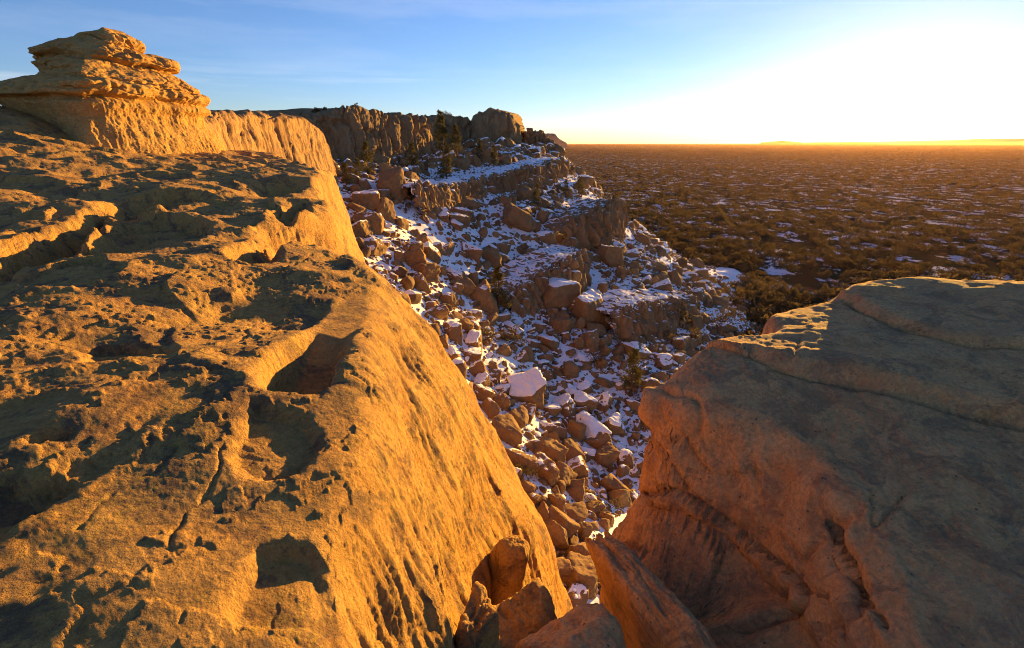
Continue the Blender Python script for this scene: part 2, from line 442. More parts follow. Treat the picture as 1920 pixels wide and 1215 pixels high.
# thin joints running over the top
for pix, wd_, dp_ in ([[(440, 820), (405, 900), (395, 960), (362, 988), (340, 1050), (310, 1078), (270, 1140)], 0.014, 0.016], [[(330, 860), (300, 905), (255, 928), (190, 978), (150, 1030)], 0.012, 0.014], [[(-20, 1010), (30, 970), (60, 930), (110, 900)], 0.014, 0.018],
                      [[(60, 760), (160, 720), (300, 735), (430, 700)], 0.018, 0.02], [[(420, 560), (330, 590), (210, 600), (100, 640)], 0.03, 0.035], [[(600, 470), (520, 520), (470, 580), (450, 640)], 0.025, 0.03]):
    jl = smooth_line(ledge_pix(pix), 5); jd, _, ja = polydist(X_ + wx * 0.7, Y_ + wy * 0.7, jl)
    Z_ = Z_ - dp_ * np.exp(-(jd / wd_) ** 2) * sstep(-0.25, 0.15, noise(PT, 2.5, 303, 2))
V = np.stack([X_, Y_, Z_], -1)
N = grid_normals(V); N *= np.sign(N[..., 2].mean())
rs = np.clip(R_ / 3.5, 0.55, 1.35)
fall = np.array([0.36, -0.10, -0.93], f32); fall /= np.linalg.norm(fall)
PF = V - 0.87 * (V @ fall)[..., None] * fall
VS = np.stack([V[..., 0] * 0.8 + V[..., 1] * 0.35, V[..., 1] * 1.1 - V[..., 0] * 0.5, V[..., 2]], -1)
calm = sstep(-0.35, 0.35, noise(V, 0.45, 16, 2))
dtop = noise(VS, 1.3, 6, 2, 0.5) * 0.035 * rs + noise(VS, 4.0, 66, 6, 0.62) * 0.013 * rs * (0.3 + calm) + noise(VS, 14.0, 7, 4, 0.65) * 0.006 * rs
w1, w2 = worley(VS + 0.08 * noise(V, 5, 17, 2)[..., None], (4.0, 4.0, 4.0), 3)
dtop -= 0.007 * rs * sstep(0.36, 0.10, w1) * sstep(0.22, 0.5, noise(V, 0.9, 8, 2))
w1, w2 = worley(V, (11, 11, 11), 4)
dtop -= 0.005 * rs * sstep(0.35, 0.1, w1) * sstep(-0.05, 0.25, noise(V, 1.7, 18, 2))
flk = noise(V, 1.8, 19, 4, 0.6)
dtop += 0.012 * rs * (sstep(0.02, 0.04, flk) + sstep(0.22, 0.24, flk))
dface = noise(PF, 1.2, 9, 2, 0.5) * 0.06 + noise(V, 9.0, 11, 5, 0.7) * 0.014
dface += noise(V, 0.5, 12, 2) * 0.25
PG = V - 0.95 * (V @ fall)[..., None] * fall
dface += noise(PG, 3.2, 14, 4, 0.62, mode='billow') * 0.080 + noise(PG, 12.0, 114, 4, 0.66) * 0.045 + noise(PF, 8.0, 115, 4, 0.65) * 0.030
V = V + N * (dtop * keepw + dface * wface * (1 - 0.8 * hollow))[..., None]
keep = V[..., 2] > -34
F = grid_faces(naz, nr, keep=keep)
Vc, F = compact(V.reshape(-1, 3), F[:, ::-1])
tag(mesh_obj('sandstone_ledge', Vc, F, M_ledge), 'huge golden pitted sandstone ledge with potholes and a sunlit cliff face, filling the left foreground', 'rock ledge')

# ================================================================== RIGHT OUTCROP
oc = []
for px, py, z in [(1700, 517, -2.4), (1920, 540, -2.35), (1560, 560, -2.7), (1450, 590, -2.95), (1340, 645, -3.0), (1275, 690, -3.25), (1235, 740, -3.5),
                  (1500, 800, -3.3), (1700, 900, -3.42), (1920, 1000, -3.45), (1920, 1215, -3.7), (1660, 1100, -3.8), (1640, 700, -2.95), (1850, 760, -3.0), (1330, 720, -3.15), (1400, 760, -3.2)]:
    oc.append(at_z(px, py, z))
oc += [(10, 4, -3.1), (6, 0, -4.0), (14, 8, -2.2), (3, 0, -4.3), (8, 12, -2.6)]
top_out = RBF(oc, 1e-4)
EDGE = smooth_line([(22, 3), (14, 7.0), (10.5, 8.5), (8.8, 9.0), (7.6, 9.65), (6.6, 9.5), (5.9, 9.2), (5.1, 9.05), (4.55, 8.75), (4.3, 8.2), (4.15, 7.75), (3.25, 7.72), (2.55, 7.35), (2.14, 6.85), (2.25, 6.35), (2.75, 5.95), (3.3, 5.45), (3.5, 4.8), (3.45, 4.2), (3.2, 3.4), (2.9, 2.6), (2.4, 1.2), (2, -1)], 6)
def out_base(x, y):
    d, s, a = polydist(x, y, EDGE); sd = -d * -s   # right of the walk = outside
    sd = d * s
    r = 0.18; dd = np.where(sd > -r, sd + r, 0); e = np.where(dd < 2 * r, dd * dd / (4 * r), dd - r)
    return top_out(x, y) - 3.6 * e - 0.6 * e * e
naz, nr = 760, 700
az = np.radians(np.concatenate([np.linspace(0, 30, 420, endpoint=False), np.linspace(30, 105, naz - 420)])); rr = np.geomspace(0.9, 20, nr)
A_, R_ = np.meshgrid(az, rr, indexing='ij'); X_, Y_ = np.sin(A_) * R_, np.cos(A_) * R_
P2 = np.stack([X_, Y_, 0 * X_], -1)
wx = noise(P2, 0.9, 21, 3) * 0.16; wy = noise(P2, 0.9, 22, 3) * 0.16
def roll(sd, r):
    dd = np.where(sd > -r, sd + r, 0); return np.where(dd < 2 * r, dd * dd / (4 * r), dd - r)
SD, gxx, gyy, arc = polygrad(X_ + wx, Y_ + wy, EDGE)
e = roll(SD, 0.22); hh = 2.4 * e
_hs = np.interp(Y_, [3.0, 5.0, 6.4, 8.0], [1.2, 1.45, 1.75, 2.2]) + 0.3 * noise(P2, 0.8, 23, 2)
_w = np.interp(Y_, [2.0, 4.0, 5.2, 6.0, 6.6, 8.0], [0.9, 1.2, 1.2, 0.55, 0.22, 0.2]); _kf = np.interp(Y_, [5.0, 6.3], [0.28, 0.05])
gg = _kf * np.minimum(hh, _hs) - 0.12 * np.exp(-((hh - _hs) / 0.12) ** 2) + _w * sstep(_hs - 0.02, _hs + 0.75, hh) ** 1.3 + 0.10 * np.maximum(hh - _hs - 0.5, 0)
X_ = X_ - gxx * (e - gg); Y_ = Y_ - gyy * (e - gg)
Z_ = top_out(X_, Y_) - hh
PT = np.stack([X_, Y_, Z_], -1)
# crack between main slab and the back slab, and shorter ones
def crack(pix, width, depth, step=0.0, fall=0.7, ramp=0.03):
    global Z_
    pl = smooth_line([march(px, py, out_base, 1.5, 20)[:2] for px, py in pix], 5)
    d, s, a = polydist(X_ + wx * 0.4, Y_ + wy * 0.4, pl)
    Z_ = Z_ - depth * np.exp(-(d / width) ** 2)
    if step: Z_ = Z_ + step * np.exp(-d / fall) * sstep(-0.02, ramp, d * -s)
crack([(1405, 665), (1450, 685), (1520, 706), (1600, 728), (1700, 748), (1800, 762), (1950, 800)], 0.05, 0.15, 0.17, 1.3, 0.22)
crack([(1590, 565), (1640, 600), (1700, 625), (1800, 650), (1950, 668)], 0.06, 0.12, 0.12, 1.2, 0.18)
crack([(1560, 985), (1590, 1050), (1615, 1110), (1630, 1150)], 0.035, 0.14, 0.06)
crack([(1500, 640), (1490, 680), (1440, 690)], 0.03, 0.04)
Z_ = Z_ + noise(PT, (0.5, 0.5, 0.4), 24, 2) * 0.15 + noise(PT, 1.1, 25, 3) * 0.045
V = np.stack([X_, Y_, Z_], -1); N = grid_normals(V); N *= np.sign(N[..., 2].mean())
steep = 1 - sstep(0.35, 0.75, N[..., 2])
db = noise(V, 2.6, 26, 5, 0.5) * 0.028 + noise(V, 9, 27, 3, 0.55) * 0.007
db += steep * (noise(V, 1.3, 28, 4, 0.5) * 0.13 + noise(V, (2.2, 2.2, 1.2), 29, 3, 0.5, mode='ridge') * 0.05)
flk = noise(V, 1.3, 201, 5, 0.6); db += 0.014 * (sstep(0.03, 0.05, flk) + sstep(0.25, 0.265, flk)) * (1 - steep)
w1, w2 = worley(V + 0.35 * noise(V, 0.9, 202, 3)[..., None], (0.42, 0.42, 0.60), 12)
db -= (0.07 * steep + 0.02) * sstep(0.055, 0.0, w2 - w1) * sstep(-0.1, 0.2, noise(V, 0.35, 203, 2))
bed = noise(np.stack([V[..., 0] * 0.3, V[..., 1] * 0.3, V[..., 2] * 3.0 + V[..., 0] * 0.5], -1), 1.0, 204, 4, 0.55)
db += steep * bed * 0.06 + noise(V, 6.0, 205, 5, 0.65) * (0.010 + 0.014 * steep)
vx, vy, _ = project(V)
vx = vx + 9 * noise(V, 1.8, 206, 3); vy = vy + 9 * noise(V, 1.8, 207, 3)
def crease(pix, width, depth, step=0.0, reach=45.0):      # a joint: groove, and the block on its left standing proud
    global db
    d, sd, _ = polydist(vx, vy, smooth_line(pix, 5))
    db = db - depth * np.exp(-(d / width) ** 2) + step * np.exp(-d / reach) * sstep(-1.0, width, -d * sd)
crease([(1244, 735), (1298, 742), (1320, 785), (1302, 822), (1250, 832)], 5, 0.07, -0.02)
crease([(1288, 828), (1303, 862), (1330, 884), (1372, 889), (1412, 884)], 4, 0.07, -0.08)
crease([(1238, 835), (1262, 878), (1290, 912)], 4, 0.06, -0.05)
crease([(1225, 925), (1262, 922), (1300, 935), (1340, 962), (1400, 1008), (1470, 1062), (1518, 1118), (1500, 1150), (1440, 1172), (1395, 1180)], 6, 0.10, 0.10, 70)
crease([(1552, 985), (1572, 1008), (1600, 1060), (1612, 1108), (1640, 1150), (1660, 1180)], 5, 0.08, 0.07)
crease([(1630, 935), (1640, 985), (1700, 930)], 4, 0.03, 0.03)
crease([(1290, 985), (1330, 1000), (1352, 1040), (1340, 1080)], 5, 0.05, 0.05)
crease([(1180, 1030), (1215, 1040), (1260, 1010)], 4, 0.05, 0.04)
kn = at_z(1262, 772, -3.85); db += 0.24 * sstep(0.46, 0.28, np.linalg.norm((V - kn) * np.array([1, 1, 1.1]), axis=-1))
V = V + N * db[..., None]
keep = V[..., 2] > -22
F = grid_faces(naz, nr, keep=keep); Vc, F = compact(V.reshape(-1, 3), F[:, ::-1])
tag(mesh_obj('sandstone_outcrop', Vc, F, M_out), 'broad smooth grey brown sandstone outcrop with an orange flank, shaded, in the right foreground', 'rock outcrop')

# ================================================================== TALUS TERRAIN and PLAIN
PLAIN_Z = -38.0
tal = []
for px, py, y in [(1000, 1100, 27), (1060, 1000, 34), (1150, 1000, 37), (1000, 800, 51), (1000, 700, 64), (1000, 600, 80), (1000, 500, 96), (1000, 400, 112), (1000, 320, 140),
                  (900, 282, 152), (820, 290, 140), (960, 272, 168), (1040, 280, 178), (700, 425, 72), (720, 330, 96), (640, 340, 88), (800, 520, 68), (870, 650, 58), (900, 420, 100), (860, 340, 122),
                  (1060, 305, 172), (1100, 345, 160), (1150, 400, 138), (1190, 440, 130), (1260, 500, 124), (1330, 560, 114), (1100, 480, 108), (1100, 600, 84), (1200, 600, 90), (1180, 700, 70), (1250, 650, 84), (1200, 850, 54), (1120, 900, 47)]:
    tal.append(at_y(px, py, y))
tal += [(55, 122, -38.2), (40, 85, -38), (30, 55, -38), (20, 35, -37), (70, 160, -38.3), (60, 200, -38), (50, 240, -37), (30, 220, -25), (40, 170, -30), (0, 20, -28), (-8, 40, -24), (-14, 60, -16), (12, 15, -34),
        (-30, 100, -5), (-22, 132, -3.5), (-12, 158, -1.5), (2, 176, -1.5), (14, 196, -3), (-40, 75, -4), (-36, 120, -3), (-25, 170, -2), (0, 215, -4), (-50, 160, -3), (-20, 240, -5), (90, 120, -39), (60, 60, -39), (40, 10, -38)]
talus = RBF(tal, 2e-4)
def ground(x, y):
    x = np.asarray(x, float); y = np.asarray(y, float)
    z = talus(x, y)
    P = np.stack([x, y, 0 * x], -1)
    z = z + noise(P, 0.07, 31, 3) * 1.3 + noise(P, 0.25, 32, 3) * 0.45
    return z
gx = np.arange(-60, 100, 0.5); gy = np.arange(8, 262, 0.5)
GX, GY = np.meshgrid(gx, gy, indexing='ij')
GZ = ground(GX, GY)
V = np.stack([GX, GY, GZ], -1)
def ground_mat():
    a = NT('talus_earth'); n = a.noise(a.tc, 0.6, 8, 0.65); n2 = a.noise(a.tc, 5, 6, 0.7)
    c = a.ramp(n, [(0.3, (0.12, 0.075, 0.045)), (0.5, (0.22, 0.14, 0.085)), (0.7, (0.30, 0.20, 0.125))])
    c = a.mix(a.ramp(n2, [(0.35, 0.7), (0.6, 0.0)]), c, (0.06, 0.04, 0.025))
    return a.finish(c, 0.95, a.bump(a.math('ADD', n, a.math('MULTIPLY', n2, 0.4)), 1.0, 0.5), 0.1)
F = grid_faces(len(gx), len(gy))
tag(mesh_obj('terrain', V.reshape(-1, 3), F[:, ::-1], ground_mat()), kind='structure')

def plain_mat():
    a = NT('plain_ground'); n = a.noise(a.tc, 0.03, 8, 0.6); n2 = a.noise(a.tc, 0.35, 6, 0.7)
    c = a.ramp(n2, [(0.3, (0.06, 0.033, 0.019)), (0.5, (0.11, 0.058, 0.032)), (0.7, (0.16, 0.085, 0.046))])
    veg = a.ramp(a.noise(a.tc, 0.12, 8, 0.75), [(0.40, 0.0), (0.47, 1.0)])
    c = a.mix(veg, c, (0.045, 0.042, 0.02))
    sm = a.mapping(a.tc, (1.0, 0.75, 1), (0, 0, 0.5))
    snow = a.math('MULTIPLY', a.ramp(a.noise(sm, 0.10, 9, 0.70), [(0.55, 0.0), (0.562, 1.0)]), a.ramp(a.noise(a.tc, 0.012, 3), [(0.35, 0.45), (0.6, 1.0)]))
    ln = a.n.new('ShaderNodeVectorMath'); ln.operation = 'LENGTH'; a.link(a.tc, ln.inputs[0])
    snow = a.math('MULTIPLY', snow, a.ramp(a.math('DIVIDE', ln.outputs['Value'], 4000.0), [(0.10, 1.0), (0.5, 0.4)]))   # thins out with distance from the bluff
    c = a.mix(snow, c, (0.74, 0.76, 0.84))
    return a.finish(c, 1.0, a.bump(n2, 0.3, 0.15), 0.0)
# one sheet to the horizon, finer near the bluff
pr = np.concatenate([[0], np.geomspace(20, 20000, 120)]); pa = np.radians(np.linspace(0, 360, 181)[:-1])
PR, PA = np.meshgrid(pr, pa, indexing='ij'); PX, PY = PR * np.sin(PA), PR * np.cos(PA)
PZ = PLAIN_Z + noise(np.stack([PX, PY, 0 * PX], -1), 0.01, 41, 3) * 1.2 * sstep(100, 300, PR)
F = grid_faces(len(pr), len(pa), wrap=True)
tag(mesh_obj('plain', np.stack([PX, PY, PZ], -1).reshape(-1, 3), F, plain_mat()), kind='structure')

# ================================================================== BUTTE on the ledge
bc = np.array(at_y(205, 268, 30.0)); bc[2] = 0
ba = bc[:2] / np.linalg.norm(bc[:2]); bu = np.array([ba[1], -ba[0]])       # away, right
bdist = np.linalg.norm(bc[:2])
def on_butte(px, py, depth=0.0):
    d = ray(px, py); t = (bdist + depth) / (d[:2] @ ba); P = d * t
    return (P[:2] - bc[:2]) @ bu, P[2]
def prof(pix, depth=0.0):
    q = np.array([on_butte(*p, depth) for p in pix]); return q[:, 1], q[:, 0]     # z, U
zr, ur = prof([(425, 310), (420, 292), (412, 272), (396, 252), (376, 236), (374, 222), (386, 214), (387, 204), (380, 186), (366, 170), (338, 152), (320, 143), (322, 132), (316, 121), (292, 118), (286, 112), (262, 103), (266, 94), (262, 82), (232, 68), (205, 57)], 1.0)
ur = ur + 0.12
zl, ul = prof([(60, 300), (60, 262), (45, 235), (20, 212), (2, 196), (-25, 184), (-60, 176), (-35, 166), (2, 158), (36, 144), (70, 133), (60, 121), (56, 114), (69, 108), (63, 99), (68, 93), (110, 77), (150, 61), (190, 56)])
zc, uc = prof([(168, 300), (160, 272), (166, 235), (152, 190), (156, 165), (148, 112), (190, 76), (200, 56)], -4.5)
ztop = on_butte(200, 55)[1]; zbot = on_butte(200, 315)[1]
nz, nt = 460, 900
zz = np.linspace(zbot, ztop, nz)
def ipz(z, zs, us):
    o = np.argsort(zs); return np.interp(z, np.array(zs)[o], np.array(us)[o])
UR, UL, UC = ipz(zz, zr, ur), ipz(zz, zl, ul), ipz(zz, zc, uc)
wid = np.maximum(UR - UL, 0.3)
# plan section as a loop of control points, back to front
fr = np.interp(zz, [zbot, zbot + 2.5, zbot + 4, ztop - 1.5, ztop], [-5.6, -4.6, -5.0, -2.6, -0.4])
bk = np.interp(zz, [zbot, ztop - 1.5, ztop], [6.0, 4.0, 1.0])
ctrl = np.stack([np.stack([UL, 0.3 * bk * 0 + 0.3], -1), np.stack([0.55 * UL + 0.45 * UC, 0.45 * fr], -1), np.stack([UC, fr], -1), np.stack([0.55 * UC + 0.45 * UR, 0.72 * fr + 0.2], -1),
                 np.stack([0.12 * UC + 0.88 * UR, 0.25 * fr + 0.2], -1), np.stack([UR, 0.2 * bk], -1), np.stack([0.7 * UR + 0.3 * UC, bk], -1), np.stack([0.6 * UL + 0.4 * UC, bk], -1)], 1)
k8 = ctrl.shape[1]
tt = np.linspace(0, k8, nt, endpoint=False); ii = tt.astype(int); ff = (tt - ii)[None, :, None]
def cc(k): return ctrl[:, (ii + k) % k8]
a, b, c_, d_ = cc(-1), cc(0), cc(1), cc(2)
S = 0.5 * (2 * b + (c_ - a) * ff + (2 * a - 5 * b + 4 * c_ - d_) * ff ** 2 + (3 * b - a - 3 * c_ + d_) * ff ** 3)
S = 0.6 * S + 0.4 * (b + (c_ - b) * ff)
V = np.zeros((nz, nt, 3)); V[..., :2] = bc[:2] + S[..., :1] * bu + S[..., 1:] * ba; V[..., 2] = zz[:, None]
# round the top edges in
cen = V.mean(1, keepdims=True)
def wrap_normals(V):
    dv = np.roll(V, -1, 1) - np.roll(V, 1, 1); du = np.gradient(V, axis=0)
    n = np.cross(dv, du); return n / np.maximum(np.linalg.norm(n, axis=2, keepdims=True), 1e-9)
N = wrap_normals(V)
cx = (V - cen); N *= np.sign((N * cx).sum(-1).mean())
NH = N.copy(); NH[..., 2] *= 0.3
dip = V.copy(); dip[..., 2] += 0.06 * ((V[..., :2] - bc[:2]) @ bu) + 0.25 * noise(V, 0.35, 51, 2)
strat = noise(dip, (0.22, 0.22, 2.1), 52, 3, 0.55, mode='ridge')
strat2 = noise(dip, (0.35, 0.35, 5.0), 53, 3, 0.6)
upper = sstep(zbot + 3.0, zbot + 3.9, V[..., 2])
LZ = dip[..., 2] * 1.0 + 0.45 * noise(V, 0.30, 151, 3) + 0.10 * noise(V, 1.4, 152, 3)
_lo = np.random.RandomState(4).uniform(-1, 1, 400)
def layer(L, amp, notch, seed):
    k = np.floor(L).astype(int); fr_ = L - k; h0 = _lo[(k * 7 + seed) % 400]; h1 = _lo[((k + 1) * 7 + seed) % 400]
    return amp * (h0 + (h1 - h0) * sstep(0.86, 1.0, fr_)) - notch * np.exp(-((fr_ - 0.93) / 0.07) ** 2) + 0.5 * amp * (1 - (2 * fr_ - 0.9) ** 2)
lay = layer(LZ, 0.24, 0.18, 3) + layer(LZ * 2.3 + 0.5, 0.05, 0.06, 50)
dsp = upper * (lay + strat * 0.10 + noise(V, (0.75, 0.75, 0.9), 54, 4, 0.5) * 0.42)
w1, w2 = worley(dip + 0.45 * noise(V, 0.9, 59, 3)[..., None], (0.55, 0.55, 1.0), 9)
dsp -= upper * 0.16 * sstep(0.10, 0.0, w2 - w1) * sstep(-0.1, 0.2, noise(V, 0.6, 159, 2))
w1b, _ = worley(V, (1.1, 1.1, 1.3), 10)
dsp -= upper * 0.30 * sstep(0.42, 0.15, w1b) * sstep(0.0, 0.25, noise(V, 0.4, 58, 2))
dsp += (1 - upper) * (noise(V, (0.8, 0.8, 0.25), 55, 4, 0.5) * 0.22 + noise(V, (2.4, 2.4, 0.9), 56, 3, 0.5, mode='ridge') * 0.06)
dsp += noise(V, 3.0, 57, 4, 0.6) * 0.07
ln = np.exp(-((V[..., 2] - (zbot + 3.35) - 0.12 * noise(V, 0.5, 60, 2)) / 0.14) ** 2)
dsp -= 0.30 * ln
endfade = sstep(ztop, ztop - 0.5, V[..., 2])
V = V + NH * (dsp * (0.25 + 0.75 * endfade))[..., None]
cap = V[-1].mean(0); nr_ = 8
caprows = [V[-1] + (cap - V[-1]) * f + np.array([0, 0, 0.05 * math.sin(f * 1.5)]) for f in np.linspace(0, 1, nr_ + 1)[1:]]
V = np.concatenate([V, np.array(caprows)], 0)
F = grid_faces(V.shape[0], nt, wrap=True)
tag(mesh_obj('rock_butte', V.reshape(-1, 3), F[:, ::-1], M_butte, loc=(bc[0], bc[1], zbot)), 'tall layered golden sandstone butte with overhanging strata standing on the ledge at upper left', 'butte')

# far mesa and hills on the horizon
def far_hill(name, pts, depth, label=None):
    top = [at_y(px, py, depth) for px, py in pts]; n = 160
    xs = np.interp(np.linspace(0, 1, n), np.linspace(0, 1, len(top)), [p[0] for p in top]); zs = np.interp(xs, [p[0] for p in top], [p[2] for p in top])
    zs = np.maximum(zs + noise(np.stack([xs, 0 * xs, 0 * xs], -1), 12.0 / (xs[-1] - xs[0]), 5, 3) * 0.06 * (zs.max() - PLAIN_Z), PLAIN_Z - 5)
    rows = []
    for v, f in [(-1.0, 0), (-0.75, 0.12), (-0.55, 0.4), (-0.45, 0.85), (-0.3, 1.0), (0.3, 1.0), (1.0, 0)]:
        rows.append(np.stack([xs, np.full(n, depth + v * 0.25 * (xs[-1] - xs[0])), PLAIN_Z - 5 + (zs - PLAIN_Z + 5) * f], -1))
    V = np.array(rows); o = mesh_obj(name, V.reshape(-1, 3), grid_faces(len(rows), n), M_far, smooth=False)
    return o
M_far = rock_material('far_rock', ((0.20, 0.15, 0.12), (0.28, 0.21, 0.16), (0.33, 0.26, 0.2)), 60, (1, 1, 0.4), 0.2, None, 0.6, 0)
tag(far_hill('mesa', [(960, 262), (985, 254), (1005, 250), (1040, 250), (1046, 258), (1056, 265), (1062, 268)], 3500), 'far pale flat-topped mesa with a steep right end, beyond the cliffs on the horizon', 'mesa')
tag(far_hill('hill', [(1430, 267), (1455, 265), (1464, 264), (1476, 265), (1500, 267)], 14000), kind='structure')
tag(far_hill('hill', [(1560, 267), (1700, 265), (1850, 262), (1885, 260), (1900, 261), (2100, 261), (2400, 266)], 16000), kind='structure')

# ================================================================== stone shapes
def ico(sub):
    t = (1 + 5 ** 0.5) / 2
    v = [(-1, t, 0), (1, t, 0), (-1, -t, 0), (1, -t, 0), (0, -1, t), (0, 1, t), (0, -1, -t), (0, 1, -t), (t, 0, -1), (t, 0, 1), (-t, 0, -1), (-t, 0, 1)]
    f = [(0, 11, 5), (0, 5, 1), (0, 1, 7), (0, 7, 10), (0, 10, 11), (1, 5, 9), (5, 11, 4), (11, 10, 2), (10, 7, 6), (7, 1, 8), (3, 9, 4), (3, 4, 2), (3, 2, 6), (3, 6, 8), (3, 8, 9), (4, 9, 5), (2, 4, 11), (6, 2, 10), (8, 6, 7), (9, 8, 1)]
    v = [np.array(p) / np.linalg.norm(p) for p in v]
    for _ in range(sub):
        cache = {}; nf = []
        def mid(a, b):
            k = (min(a, b), max(a, b))
            if k not in cache:
                p = v[a] + v[b]; v.append(p / np.linalg.norm(p)); cache[k] = len(v) - 1
            return cache[k]
        for a, b, c in f:
            x, y, z = mid(a, b), mid(b, c), mid(c, a)
            nf += [(a, x, z), (b, y, x), (c, z, y), (x, y, z)]
        f = nf
    return np.array(v), np.array(f)
ICO = {k: ico(k) for k in (1, 2, 3, 4, 5)}
def rotm(ax, ay, az_):
    cx, sx, cy, sy, cz, sz = math.cos(ax), math.sin(ax), math.cos(ay), math.sin(ay), math.cos(az_), math.sin(az_)
    return np.array([[cz, -sz, 0], [sz, cz, 0], [0, 0, 1]]) @ np.array([[cy, 0, sy], [0, 1, 0], [-sy, 0, cy]]) @ np.array([[1, 0, 0], [0, cx, -sx], [0, sx, cx]])
def stone(rng, sub, size, sharp=14, planes=11, rough=0.10, rot=None):
    """angular weathered block: rounded intersection of random planes, then broken up by noise"""
    v, f = ICO[sub]
    n = rng.normal(size=(planes, 3)); n /= np.linalg.norm(n, axis=1)[:, None]
    n = np.vstack([n, np.eye(3), -np.eye(3)]); dist = np.concatenate([rng.uniform(0.75, 1.1, planes), rng.uniform(0.85, 1.05, 6)])
    dp = np.maximum(v @ n.T, 0) / dist
    r = (dp ** sharp).sum(1) ** (-1.0 / sharp)
    p = v * r[:, None]
    off = rng.uniform(0, 50, 3)
    if rough:
        k = noise(p + off, 1.1, 1, 2) * rough * 1.3 + noise(p + off, 3.0, 2, 3 if sub > 2 else 1, 0.6) * rough * 0.8
        if sub > 3: k = k + noise(p + off, 7.0, 3, 3, 0.6, mode='ridge') * rough * 0.18
        p = p * (1 + k)[:, None]
    p = p * np.asarray(size)
    M = rot if rot is not None else rotm(rng.uniform(-0.5, 0.5), rng.uniform(-0.5, 0.5), rng.uniform(0, 6.28))
    return p @ M.T, f
def vnormals(p, f):
    fn = np.cross(p[f[:, 1]] - p[f[:, 0]], p[f[:, 2]] - p[f[:, 0]]); n = np.zeros_like(p)
    for k in range(3): np.add.at(n, f[:, k], fn)
    return n / np.maximum(np.linalg.norm(n, axis=1)[:, None], 1e-9)
def snow_on(p, f, size, amount, off, thick=0.07, single=True):
    """shell over the upward faces of a stone: dips under the stone where there is no snow"""
    n = vnormals(p, f)
    m = (n[:, 2] - 0.80) * 1.4 + 0.55 * noise(p + off, 1.6 / size, 5, 3, 0.6) + amount
    keep = m > -0.35
    fk = f[keep[f].any(1)]
    if len(fk) < 4: return None
    lab = np.arange(len(p))
    for _ in range(60 if single else 0):                                # keep the largest connected piece only
        lo = lab[fk].min(1); new = lab.copy()
        for k in range(3): np.minimum.at(new, fk[:, k], lo)
        if (new == lab).all(): break
        lab = new
    ids, cnt = np.unique(lab[fk[:, 0]], return_counts=True); fk = fk[lab[fk[:, 0]] == ids[cnt.argmax()]] if single else fk
    if len(fk) < 4: return None
    h = thick * size * np.clip(m * 2.2, -0.8, 1.0)
    q = p + n * h[:, None] + np.array([0, 0, 0.4]) * np.maximum(h, 0)[:, None]
    return compact(q, fk)
def gz(x, y): return float(ground(np.array([x]), np.array([y]))[0])
def on_ground(px, py, y0=20, y1=330):
    return march(px, py, ground, y0, y1, 1400)

